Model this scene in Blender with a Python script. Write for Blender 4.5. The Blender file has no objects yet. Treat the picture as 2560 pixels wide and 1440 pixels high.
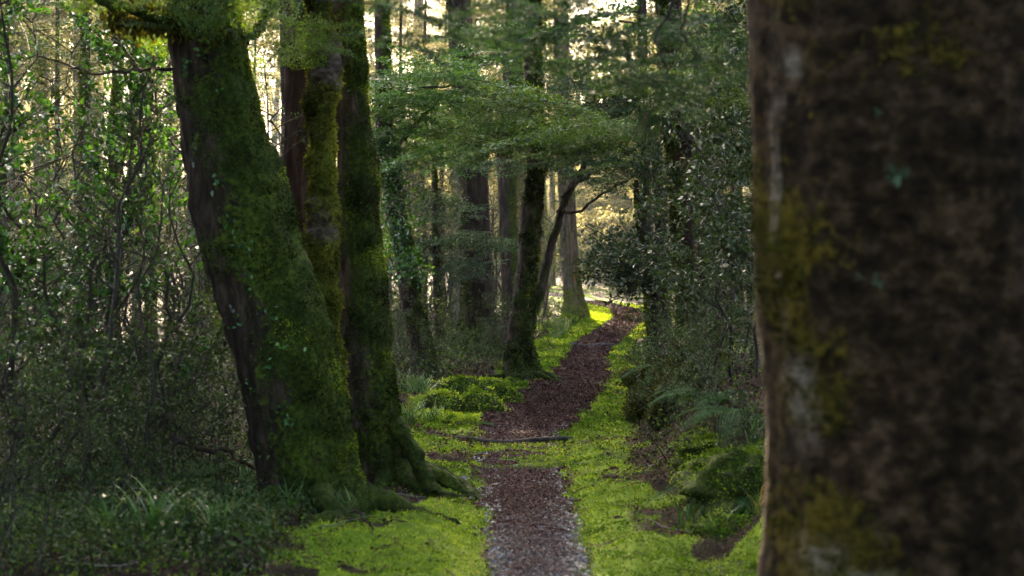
import bpy, math
import numpy as np
from math import radians as R

# ------------------------------------------------------------------ camera, sky, sun, exposure
scene = bpy.context.scene
COL = scene.collection
F, CH = 3556.0, 1.55                                   # focal length in photo pixels, eye height
cam = bpy.data.cameras.new('camera'); camo = bpy.data.objects.new('camera', cam); COL.objects.link(camo)
camo.location = (0, 0, CH); camo.rotation_euler = (R(90), 0, 0)
cam.lens = 50; cam.sensor_width = 36; cam.clip_start = .05; cam.clip_end = 1000
cam.dof.use_dof = True; cam.dof.focus_distance = 17; cam.dof.aperture_fstop = 2.4
scene.camera = camo
SUN_EL, SUN_AZ = 22.0, -6.0                            # degrees; azimuth measured from +Y, positive to the right
w = bpy.data.worlds.new('World'); scene.world = w; w.use_nodes = True
nt = w.node_tree; sky = nt.nodes.new('ShaderNodeTexSky'); sky.sky_type = 'NISHITA'; sky.sun_disc = False
sky.sun_elevation = R(SUN_EL); sky.sun_rotation = R(SUN_AZ); sky.dust_density = 5; sky.air_density = .7; sky.ozone_density = .2
bg = nt.nodes['Background']; nt.links.new(sky.outputs[0], bg.inputs[0]); bg.inputs[1].default_value = .15
sun = bpy.data.lights.new('sun', 'SUN'); suno = bpy.data.objects.new('sun', sun); COL.objects.link(suno)
sun.energy = 5; sun.angle = R(.6); sun.color = (1, .77, .52)
sdir = np.array([math.sin(R(SUN_AZ))*math.cos(R(SUN_EL)), math.cos(R(SUN_AZ))*math.cos(R(SUN_EL)), math.sin(R(SUN_EL))])
from mathutils import Vector
suno.rotation_euler = Vector(sdir).to_track_quat('Z', 'Y').to_euler(); suno.location = tuple(sdir*60)
scene.view_settings.view_transform = 'Standard'; scene.view_settings.look = 'None'
scene.view_settings.exposure = 4.3; scene.view_settings.gamma = 1
cy = scene.cycles
cy.max_bounces = 6; cy.diffuse_bounces = 3; cy.glossy_bounces = 2; cy.transmission_bounces = 3; cy.volume_bounces = 1
cy.transparent_max_bounces = 4; cy.use_denoising = True; cy.caustics_reflective = False; cy.caustics_refractive = False
cy.sample_clamp_indirect = .3; cy.sample_clamp_direct = .45

# ------------------------------------------------------------------ numeric helpers
def rng(s): return np.random.default_rng(s)
def P(px, py, d): return np.array([(px-1280)*d/F, d, CH+(720-py)*d/F])
def norm(v): return v/np.maximum(np.linalg.norm(v, axis=-1, keepdims=True), 1e-9)
def hsh(i):
    i = i.astype(np.int64)
    h = (i[..., 0]*374761393 + i[..., 1]*668265263 + i[..., 2]*2147483647) & 0x7fffffff
    h = ((h ^ (h >> 13))*1274126177) & 0x7fffffff
    return ((h ^ (h >> 16)) & 0xffff)/65535.0
def vn(p):
    p = np.asarray(p, float); i = np.floor(p); f = p-i; u = f*f*(3-2*f); out = 0
    for a in (0, 1):
        for b in (0, 1):
            for c in (0, 1):
                wt = (u[..., 0] if a else 1-u[..., 0])*(u[..., 1] if b else 1-u[..., 1])*(u[..., 2] if c else 1-u[..., 2])
                out = out + wt*hsh(i+np.array([a, b, c]))
    return out
def fbm(p, o=4):
    s = 0; a = .5; t = 0
    for k in range(o):
        s = s + a*vn(np.asarray(p)*(2.03**k)+17.3*k); t += a; a *= .5
    return s/t
def fb2(x, y, sc, o=3, z=0.): return fbm(np.stack([x*sc, y*sc, np.full_like(x, z)], -1), o)
def sst(a, b, x):
    t = np.clip((x-a)/(b-a), 0, 1); return t*t*(3-2*t)

# ------------------------------------------------------------------ mesh builder
class G:
    def __init__(s): s.V = []; s.parts = []; s.n = 0
    def add(s, V, Fc, m=0, rnd=.5, moss=None, smooth=False):
        V = np.asarray(V, float).reshape(-1, 3); Fc = np.asarray(Fc, int)
        rn = np.broadcast_to(np.asarray(rnd, float), (len(Fc),))
        s.V.append((V, np.zeros(len(V)) if moss is None else moss))
        s.parts.append((Fc+s.n, m, rn, smooth)); s.n += len(V)
        return s
    def merge(s, o, T=None):
        for (V, mo) in o.V: s.V.append((V if T is None else T(V), mo))
        for (Fc, m, rn, sm) in o.parts: s.parts.append((Fc+s.n, m, rn, sm))
        s.n += o.n; return s
    def mesh(s, name, mats, origin=(0, 0, 0)):
        V = np.concatenate([v for v, _ in s.V])-np.asarray(origin, float); mo = np.concatenate([m for _, m in s.V])
        me = bpy.data.meshes.new(name); me.vertices.add(len(V)); me.vertices.foreach_set('co', V.astype(np.float32).ravel())
        li = np.concatenate([f.ravel() for f, *_ in s.parts]); tot = np.concatenate([np.full(len(f), f.shape[1]) for f, *_ in s.parts])
        st = np.concatenate([[0], np.cumsum(tot)[:-1]])
        me.loops.add(len(li)); me.loops.foreach_set('vertex_index', li.astype(np.int32))
        me.polygons.add(len(tot)); me.polygons.foreach_set('loop_start', st.astype(np.int32))
        me.polygons.foreach_set('loop_total', tot.astype(np.int32))
        me.polygons.foreach_set('material_index', np.concatenate([np.full(len(f), m) for f, m, *_ in s.parts]).astype(np.int32))
        me.polygons.foreach_set('use_smooth', np.concatenate([np.full(len(f), sm) for f, _, _, sm in s.parts]))
        a = me.attributes.new('rnd', 'FLOAT', 'FACE'); a.data.foreach_set('value', np.concatenate([r for _, _, r, _ in s.parts]).astype(np.float32))
        a = me.attributes.new('moss', 'FLOAT', 'POINT'); a.data.foreach_set('value', mo.astype(np.float32))
        for m in mats: me.materials.append(m)
        me.update(calc_edges=True); me.validate()
        return me
    def build(s, name, mats, parent=None, origin=(0, 0, 0)):
        mats = mats if isinstance(mats, (list, tuple)) else [mats]
        o = bpy.data.objects.new(name, s.mesh(name, mats, origin)); COL.objects.link(o)
        if parent is not None: o.parent = parent
        else: o.location = tuple(origin)
        return o
def tag(o, label=None, cat=None, group=None, kind=None):
    if label: o['label'] = label
    if cat: o['category'] = cat
    if group: o['group'] = group
    if kind: o['kind'] = kind
    return o
def empty(name, loc, label, cat, group=None):
    o = bpy.data.objects.new(name, None); COL.objects.link(o); o.location = tuple(loc); o.empty_display_size = .2
    return tag(o, label, cat, group)
def dup(root, loc, rz=0, sc=1., label=None, group=None, tilt=(0, 0)):
    r = root.copy(); COL.objects.link(r); r.location = tuple(loc); r.rotation_euler = (tilt[0], tilt[1], rz); r.scale = (sc,)*3
    if label: r['label'] = label
    if group: r['group'] = group
    for ch in root.children:
        c = ch.copy(); COL.objects.link(c); c.parent = r
        for g in ch.children:
            e = g.copy(); COL.objects.link(e); e.parent = c
    return r

# ------------------------------------------------------------------ materials
class NT:
    def __init__(s, name):
        s.m = bpy.data.materials.new(name); s.m.use_nodes = True; s.t = s.m.node_tree; s.t.nodes.clear()
        s.out = s.n('OutputMaterial')
    def n(s, ty, **kw):
        x = s.t.nodes.new('ShaderNode'+ty)
        for k, v in kw.items(): setattr(x, k, v)
        return x
    def l(s, a, b): s.t.links.new(a, b)
    def noise(s, vec, scale, detail=4, rough=.55):
        x = s.n('TexNoise'); x.inputs['Scale'].default_value = scale; x.inputs['Detail'].default_value = detail
        x.inputs['Roughness'].default_value = rough
        if vec is not None: s.l(vec, x.inputs['Vector'])
        return x.outputs['Fac']
    def ramp(s, fac, stops):
        x = s.n('ValToRGB'); e = x.color_ramp.elements
        while len(e) < len(stops): e.new(.5)
        for k, (p, c) in enumerate(stops):
            e[k].position = p; e[k].color = (c[0], c[1], c[2], 1) if not np.isscalar(c) else (c, c, c, 1)
        s.l(fac, x.inputs[0]); return x.outputs[0]
    def mix(s, fac, a, b, ty='MIX'):
        x = s.n('MixRGB', blend_type=ty)
        for sock, v in ((x.inputs[0], fac), (x.inputs[1], a), (x.inputs[2], b)):
            if isinstance(v, (int, float)): sock.default_value = v
            elif isinstance(v, tuple): sock.default_value = (*v, 1)
            else: s.l(v, sock)
        return x.outputs[0]
    def math(s, op, a, b=0., clamp=False):
        x = s.n('Math', operation=op, use_clamp=clamp)
        for k, v in enumerate((a, b)):
            if isinstance(v, (int, float)): x.inputs[k].default_value = v
            else: s.l(v, x.inputs[k])
        return x.outputs[0]
    def attr(s, n): return s.n('Attribute', attribute_name=n).outputs['Fac']
    def mapped(s, scale, loc=(0, 0, 0), obj=True):
        tc = s.n('TexCoord'); mp = s.n('Mapping'); mp.inputs['Scale'].default_value = scale; mp.inputs['Location'].default_value = loc
        s.l(tc.outputs['Object'], mp.inputs['Vector']); return mp.outputs[0]
    def bump(s, h, st, dist):
        x = s.n('Bump'); x.inputs['Strength'].default_value = st; x.inputs['Distance'].default_value = dist
        s.l(h, x.inputs['Height']); return x.outputs[0]
def leafmat(name, stops, rough=.5, trans=.3, spec=.35, tint=(1.25, 1.15, .6)):
    k = NT(name); c = k.ramp(k.attr('rnd'), stops)
    b = k.n('BsdfPrincipled'); b.inputs['Roughness'].default_value = rough; b.inputs['Specular IOR Level'].default_value = spec
    k.l(c, b.inputs['Base Color'])
    if trans > 0:
        tr = k.n('BsdfTranslucent'); k.l(k.mix(1., c, tint, 'MULTIPLY'), tr.inputs[0])
        mx = k.n('MixShader'); mx.inputs[0].default_value = trans; k.l(b.outputs[0], mx.inputs[1]); k.l(tr.outputs[0], mx.inputs[2])
        k.l(mx.outputs[0], k.out.inputs[0])
    else: k.l(b.outputs[0], k.out.inputs[0])
    return k.m
def barkmat(name, dark, mid, light, moss=((.005, .008, .002), (.02, .03, .004), (.065, .085, .008)), lichen=.0, bump=.6, stretch=.22, sc=1., worn=None):
    k = NT(name); v = k.mapped((1*sc, 1*sc, stretch*sc)); v2 = k.mapped((sc, sc, sc), (3, 7, 1))
    n1 = k.noise(v, 14, 6, .65); n2 = k.noise(v2, 3.5, 3); n3 = k.noise(v2, 30, 4, .6); n4 = k.noise(v2, 60, 2)
    base = k.ramp(n1, [(.32, dark), (.5, mid), (.72, light)])
    base = k.mix(k.ramp(n2, [(.35, 0.), (.7, .6)]), base, dark)
    if lichen > 0:
        l = k.ramp(k.noise(v2, 7, 5, .6), [(.66-.1*lichen, 0.), (.72-.1*lichen, 1.)])
        base = k.mix(k.math('MULTIPLY', l, k.ramp(n3, [(.35, .2), (.6, .9)])), base, (.30, .29, .26))
    mc = k.ramp(k.math('ADD', k.math('MULTIPLY', n3, .6), k.math('MULTIPLY', n2, .45)), [(.35, moss[0]), (.52, moss[1]), (.72, moss[2])])
    mf = k.math('ADD', k.attr('moss'), k.math('MULTIPLY', k.math('SUBTRACT', n3, .5), 1.1)); mf = k.ramp(mf, [(.38, 0.), (.58, 1.)])
    col = k.mix(mf, base, mc)
    if worn: col = k.mix(k.math('MULTIPLY', k.ramp(k.attr('rnd'), [(.52, 0.), (.95, 1.)]), k.ramp(k.math('ADD', k.math('MULTIPLY', n3, .5), k.math('MULTIPLY', n1, .5)), [(.3, .15), (.6, 1.)])), col, worn)
    b = k.n('BsdfPrincipled'); b.inputs['Roughness'].default_value = .9; b.inputs['Specular IOR Level'].default_value = .08
    k.l(col, b.inputs['Base Color'])
    h = k.math('ADD', k.math('MULTIPLY', n1, 1.), k.math('ADD', k.math('MULTIPLY', k.math('MULTIPLY', n3, mf), .8), k.math('MULTIPLY', n4, .25)))
    k.l(k.bump(h, bump, .03), b.inputs['Normal']); k.l(b.outputs[0], k.out.inputs[0])
    return k.m

M = {}
M['bark'] = barkmat('mossy_bark', (.012, .008, .006), (.040, .026, .018), (.11, .075, .055))
M['bark_pink'] = barkmat('pinkish_bark', (.006, .004, .003), (.022, .014, .009), (.075, .049, .034), lichen=.05)
M['bark_dark'] = barkmat('dark_bark', (.008, .005, .004), (.024, .014, .010), (.06, .036, .026))
M['bark_red'] = barkmat('reddish_bark', (.012, .006, .004), (.036, .018, .012), (.09, .047, .034))
M['bark_far'] = barkmat('pale_bark', (.05, .04, .028), (.12, .095, .07), (.24, .20, .16), moss=((.03, .035, .008), (.08, .09, .02), (.16, .17, .03)), lichen=.3)
M['bark_near'] = barkmat('brown_bark', (.0025, .0015, .0007), (.022, .012, .005), (.085, .050, .025), moss=((.008, .006, .001), (.04, .028, .003), (.10, .066, .008)), lichen=.0, stretch=1.3, sc=1.1, worn=(.19, .145, .105), bump=.8)
M['pole'] = barkmat('pale_pole_bark', (.012, .008, .005), (.05, .036, .025), (.14, .105, .08), moss=((.02, .024, .004), (.06, .065, .008), (.12, .12, .014)), lichen=.3, stretch=2.5)
M['twig'] = leafmat('twig_bark', [(0, (.012, .009, .006)), (.7, (.03, .022, .015)), (1, (.07, .056, .042))], .8, 0, .2)
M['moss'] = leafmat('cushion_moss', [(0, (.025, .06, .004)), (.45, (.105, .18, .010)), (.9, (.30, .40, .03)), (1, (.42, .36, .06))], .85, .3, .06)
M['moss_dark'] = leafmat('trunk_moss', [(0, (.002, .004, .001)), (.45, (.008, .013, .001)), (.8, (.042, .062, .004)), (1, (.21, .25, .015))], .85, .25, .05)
M['moss_olive'] = leafmat('olive_moss', [(0, (.014, .015, .002)), (.5, (.05, .05, .006)), (1, (.13, .12, .014))], .85, .25, .05)
M['moss_pole'] = leafmat('golden_olive_moss', [(0, (.015, .018, .002)), (.5, (.075, .08, .008)), (1, (.21, .20, .02))], .75, .3, .1)
M['beech'] = leafmat('beech_leaves', [(0, (.016, .05, .008)), (.6, (.045, .12, .015)), (1, (.12, .22, .025))], .42, .35)
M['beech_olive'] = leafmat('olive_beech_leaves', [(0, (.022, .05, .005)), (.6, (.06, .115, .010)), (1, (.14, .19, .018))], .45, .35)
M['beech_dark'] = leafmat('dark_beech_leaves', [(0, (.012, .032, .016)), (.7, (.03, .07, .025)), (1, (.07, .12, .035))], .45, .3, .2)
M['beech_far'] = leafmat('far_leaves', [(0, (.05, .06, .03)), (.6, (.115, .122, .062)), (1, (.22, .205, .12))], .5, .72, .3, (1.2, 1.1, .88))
M['glossy'] = leafmat('glossy_leaves', [(0, (.012, .04, .006)), (.6, (.03, .095, .012)), (1, (.075, .17, .02))], .26, .3, .5)
M['pepper'] = leafmat('dark_glossy_leaves', [(0, (.010, .024, .006)), (.75, (.030, .052, .012)), (.93, (.055, .075, .025)), (.965, (.07, .09, .03)), (.975, (.33, .29, .27)), (1, (.38, .31, .30))], .4, .25, .2)
M['thicket'] = leafmat('small_thicket_leaves', [(0, (.008, .018, .003)), (.6, (.024, .05, .007)), (.97, (.06, .095, .015)), (1, (.13, .12, .08))], .5, .35, .2)
M['fern'] = leafmat('fern_leaves', [(0, (.018, .055, .018)), (1, (.045, .12, .03))], .8, .3, .08)
M['grass'] = leafmat('grass_blades', [(0, (.018, .055, .010)), (.7, (.045, .115, .022)), (.9, (.10, .17, .04)), (1, (.25, .10, .03))], .4, .35, .3)
M['litter'] = leafmat('path_litter', [(0, (.009, .004, .003)), (.45, (.054, .022, .017)), (.78, (.125, .055, .044)), (.86, (.07, .056, .055)), (1, (.24, .21, .21))], .8, 0, .08)
M['stone'] = leafmat('grey_pebbles', [(0, (.02, .018, .018)), (.6, (.055, .05, .05)), (1, (.26, .25, .25))], .55, 0, .3)
M['timber'] = barkmat('weathered_timber', (.02, .016, .013), (.055, .045, .04), (.13, .11, .10), stretch=1)
def ground_material():
    k = NT('forest_floor'); v = k.mapped((1, 1, 1)); n1 = k.noise(v, 5, 6, .65); n2 = k.noise(v, 45, 4, .65); n3 = k.noise(v, 1.3, 3)
    soil = k.ramp(k.math('ADD', k.math('MULTIPLY', n1, .5), k.math('MULTIPLY', n2, .5)), [(.3, (.007, .005, .003)), (.5, (.02, .014, .008)), (.68, (.05, .036, .023))])
    ms = k.ramp(k.math('ADD', k.math('MULTIPLY', n2, .6), k.math('MULTIPLY', n1, .4)), [(.3, (.03, .05, .004)), (.5, (.10, .15, .010)), (.7, (.20, .25, .02))])
    f = k.ramp(k.math('ADD', k.attr('moss'), k.math('MULTIPLY', k.math('SUBTRACT', n2, .5), .8)), [(.35, 0.), (.55, 1.)])
    b = k.n('BsdfPrincipled'); b.inputs['Roughness'].default_value = .9; b.inputs['Specular IOR Level'].default_value = .05
    k.l(k.mix(f, soil, ms), b.inputs['Base Color']); k.l(k.bump(k.math('ADD', n2, n1), .7, .03), b.inputs['Normal']); k.l(b.outputs[0], k.out.inputs[0]); return k.m
M['ground'] = ground_material()
def path_material():
    k = NT('gravel_path'); v = k.mapped((1, 1, 1)); n1 = k.noise(v, 60, 5, .7); n2 = k.noise(v, 3, 4)
    vo = k.n('TexVoronoi'); vo.inputs['Scale'].default_value = 75; k.l(v, vo.inputs['Vector'])
    c = k.ramp(n1, [(.3, (.008, .004, .003)), (.5, (.028, .012, .010)), (.7, (.06, .030, .025))])
    g = k.ramp(vo.outputs['Distance'], [(.15, (.09, .08, .078)), (.5, (.02, .015, .014))])
    c = k.mix(k.ramp(k.math('ADD', k.math('MULTIPLY', n2, .3), k.math('MULTIPLY', n1, .7)), [(.5, 0.), (.62, .6)]), c, g)
    b = k.n('BsdfPrincipled'); b.inputs['Roughness'].default_value = .85; b.inputs['Specular IOR Level'].default_value = .08; k.l(c, b.inputs['Base Color'])
    k.l(k.bump(k.math('ADD', n1, vo.outputs['Distance']), .8, .012), b.inputs['Normal']); k.l(b.outputs[0], k.out.inputs[0]); return k.m
M['path'] = path_material()

# ------------------------------------------------------------------ terrain
PD = np.array([-6, 0, 7.65, 9.5, 11.5, 14, 16.7, 19.7, 24, 30.6, 36, 39, 44, 50, 56, 62, 68, 76])
PX = np.array([.14, .14, .15, .13, .065, .04, .235, .61, 1.15, 1.59, 2.12, 2.5, 3.35, 4.15, 4.4, 3.4, 2.1, -.3])
PW = np.array([.27, .27, .28, .34, .38, .44, .54, .57, .50, .43, .53, .58, .58, .58, .6, .6, .6, .6])
def smooth_interp(xs, ys):
    g = np.linspace(xs[0], xs[-1], 800); v = np.interp(g, xs, ys); kk = np.hanning(27); kk /= kk.sum()
    return g, np.convolve(np.pad(v, 13, mode='edge'), kk, 'valid')
gx_, gv_ = smooth_interp(PD, PX)
def xc(y): return np.interp(y, gx_, gv_)
def pw(y): return np.interp(y, PD, PW)
ZD = np.array([-20, 33, 36, 39, 44, 50, 56, 68, 100, 150, 320]); ZZ = np.array([0, 0, .03, .12, .31, .50, .68, 1.26, 2.8, 5., 8.])
zg, zv = smooth_interp(ZD, ZZ)
def H(x, y):
    x = np.asarray(x, float); y = np.asarray(y, float)
    t = x-xc(y); a = np.abs(t); off = sst(pw(y)+.1, pw(y)+1.2, a)
    z = np.interp(y, zg, zv)
    z = z+off*((fb2(x, y, .8)-.45)*.35+(fb2(x, y, 3.)-.5)*.10)*sst(200, 60, y)
    z = z+sst(.28, .6, a)*(.05+.16*(fb2(x, y, 3.6, 3)-.5)+.06*(fb2(x, y, 13., 2)-.5)*sst(20, 12, y))*sst(70, 30, y)              # moss cushions stand a little above the gravel
    z = z+(.72+.12*sst(13, 10, y))*sst(1.05, 2.0, t)*sst(22, 15, y)*(.7+.6*fb2(x, y, 1.1))                      # bank on the right
    z = z+.06*sst(.3, .8, -t)*sst(2.6, 1.2, -t)*sst(9.6, 8.5, y)*(.6+.8*fb2(x, y, 2.))                          # hummock front left
    return z+(fb2(x, y, .05, 2)-.5)*sst(6, 40, a)*2.5
def Hs(x, y): return float(H(np.array([x]), np.array([y]))[0])
def mossmask(x, y):
    t = x-xc(y); n = fb2(x, y, .9); n2 = fb2(x, y, 4.5)
    kk = np.where(y > 15, .02, .18); left = sst(pw(y)-kk, pw(y)+.12, -t+.25*(n2-.5))*sst(2.0, 1.1, -t+1.3*(n-.5))
    right = sst(pw(y)-kk, pw(y)+.14, t+.3*(n2-.5))*sst(1.35+.75*sst(11, 8.8, y), .75+.75*sst(11, 8.8, y), t+1.0*(n-.5)+.5*(n2-.5))
    pt = sst(.53, .64, fb2(x, y, 2.6, 3, 9.))*sst(0, .5, np.abs(t)-pw(y)); left = left*(1-.8*pt); right = right*(1-.8*pt)
    left = left*np.where(y < 10.5, sst(1.85, 1.2, -t+.5*(n-.5)+.9*(n2-.5)), 1.)
    m = np.maximum(left, right)
    m = np.maximum(m, .9*sst(.30, .46, n2+.25*(n-.5))*sst(11.6, 12.4, y)*sst(14.2, 13.6, y)*(np.abs(t) < 1.0))   # mossy stretch before the first step
    m = m*(1-np.where(t > 0, .5, .8)*sst(9.4, 10.6, y)*sst(15.5, 13.8, y)*sst(.60, .44, fb2(x, y, 2.3))*(np.abs(t) > pw(y)))
    m = np.maximum(m, .55*sst(.55, .68, n)*sst(9, 3, np.abs(t))*(np.abs(t) > pw(y)+.1)*(y > 11))
    return np.clip(m, 0, 1)*sst(135, 80, y)
def ground():
    ys = np.concatenate([np.linspace(-12, 5, 18)[:-1], 5*np.exp(np.linspace(0, math.log(280/5.), 440))])
    u = np.linspace(-1, 1, 331); xs = np.sign(u)*(2.6*np.abs(u)+150*np.abs(u)**5)
    X, Y = np.meshgrid(xs, ys); X = X+xc(Y)*np.exp(-(X/12)**2)
    Z = H(X, Y)-.03*sst(pw(Y)*.75, pw(Y)*.6, np.abs(X-xc(Y)))*(Y < 77); mm = mossmask(X, Y)
    V = np.stack([X, Y, Z], -1).reshape(-1, 3); ny, nx = X.shape; i = np.arange(ny*nx).reshape(ny, nx)
    Fc = np.stack([i[:-1, :-1], i[:-1, 1:], i[1:, 1:], i[1:, :-1]], -1).reshape(-1, 4)
    g = G(); g.add(V, Fc, 0, .5, mm.ravel(), True)
    return tag(g.build('ground', M['ground']), 'dark forest floor with moss and leaf litter on both sides of the path', 'ground', kind='structure')
ground()
def pathstrip():
    ys = np.concatenate([np.linspace(-4, 6, 30)[:-1], 6*np.exp(np.linspace(0, math.log(76/6.), 420))]); u = np.linspace(-1, 1, 13)
    Y = np.repeat(ys[:, None], 13, 1); wd = pw(Y)*(.9+.22*(fb2(Y, np.sign(u)[None, :]*np.ones_like(Y)*7, 1.3)-.5)*2)
    X = xc(Y)+u[None, :]*wd; Z = H(X, Y)+.006+.016*(1-u[None, :]**2)
    i = np.arange(X.size).reshape(X.shape); Fc = np.stack([i[:-1, :-1], i[:-1, 1:], i[1:, 1:], i[1:, :-1]], -1).reshape(-1, 4)
    g = G(); g.add(np.stack([X, Y, Z], -1), Fc, 0, .5, None, True)
    return tag(g.build('path', M['path']), 'winding reddish brown gravel footpath through the forest', 'path', kind='structure')
pathstrip()

# ------------------------------------------------------------------ shapes
T4 = (np.array([[0, 0, 0], [.45, .27, .05], [1, 0, -.03], [.45, -.27, .05]]), np.array([[0, 1, 2, 3]]))
T6 = (np.array([[0, 0, 0], [.28, .25, .07], [.68, .24, .07], [1, 0, -.06], [.68, -.24, .07], [.28, -.25, .07]]), np.array([[0, 1, 2, 3], [0, 3, 4, 5]]))
T3 = (np.array([[0, .16, 0], [0, -.16, 0], [1, 0, 0]]), np.array([[0, 1, 2]]))
TS = (np.array([[0, .012, 0], [0, -.012, 0], [1, 0, 0]]), np.array([[0, 1, 2]]))
def scatter(g, T, pos, dr, nr, size, m=0, rnd=None, r=None):
    tv, tf = T; N = len(pos)
    if N == 0: return
    dr = norm(dr); b = norm(np.cross(nr, dr)); n = np.cross(dr, b); s = np.broadcast_to(np.asarray(size, float), (N,))[:, None, None]
    V = pos[:, None, :]+s*(tv[None, :, 0:1]*dr[:, None, :]+tv[None, :, 1:2]*b[:, None, :]+tv[None, :, 2:3]*n[:, None, :])
    Fc = (tf[None]+(np.arange(N)*len(tv))[:, None, None]).reshape(-1, tf.shape[1])
    if rnd is None: rnd = (r or rng(N)).random(N)
    g.add(V, Fc, m, np.repeat(rnd, len(tf)))
def tube(g, pts, rad, nseg=6, m=0, rnd=.5, moss=None, disp=None):
    pts = np.asarray(pts, float); n = len(pts); rad = np.broadcast_to(np.asarray(rad, float), (n,))
    t = norm(np.gradient(pts, axis=0)); ref = np.array([0, 0, 1.]) if abs(t[:, 2]).mean() < .8 else np.array([0, 1., 0])
    a = norm(np.cross(t, ref)); b = np.cross(t, a); th = np.linspace(0, 2*math.pi, nseg, endpoint=False)
    N = np.cos(th)[None, :, None]*a[:, None, :]+np.sin(th)[None, :, None]*b[:, None, :]
    V = pts[:, None, :]+rad[:, None, None]*N
    if disp is not None: V = V+N*disp(V)[..., None]
    i = np.arange(n*nseg).reshape(n, nseg); j = np.roll(i, -1, 1)
    Fc = np.stack([i[:-1], j[:-1], j[1:], i[1:]], -1).reshape(-1, 4)
    mo = None if moss is None else (np.full(n*nseg, moss) if np.isscalar(moss) else moss(V, N).ravel())
    g.add(V, Fc, m, rnd, mo, True)
    return V, N
def limb(g, pts, r0, r1, seed, n=24, wob=.04, nseg=7, m=0, moss=None, rnd=.4, lump=0.):
    r = rng(seed); pts = np.asarray(pts, float); s = np.concatenate([[0], np.cumsum(np.linalg.norm(np.diff(pts, axis=0), axis=1))]); t = np.linspace(0, s[-1], n)
    Q = np.stack([np.interp(t, s, pts[:, k]) for k in range(3)], -1)
    for _ in range(2): Q[1:-1] = (Q[:-2]+2*Q[1:-1]+Q[2:])/4
    wv = np.cumsum(r.normal(0, 1, (n, 3)), 0); wv -= np.linspace(0, 1, n)[:, None]*wv[-1]; Q = Q+wv*wob*.3
    d = (lambda V: lump*(fbm(V*14+seed, 2)-.4)) if lump else None
    tube(g, Q, np.linspace(r0, r1, n), nseg, m, rnd, moss, d); return Q
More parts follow.
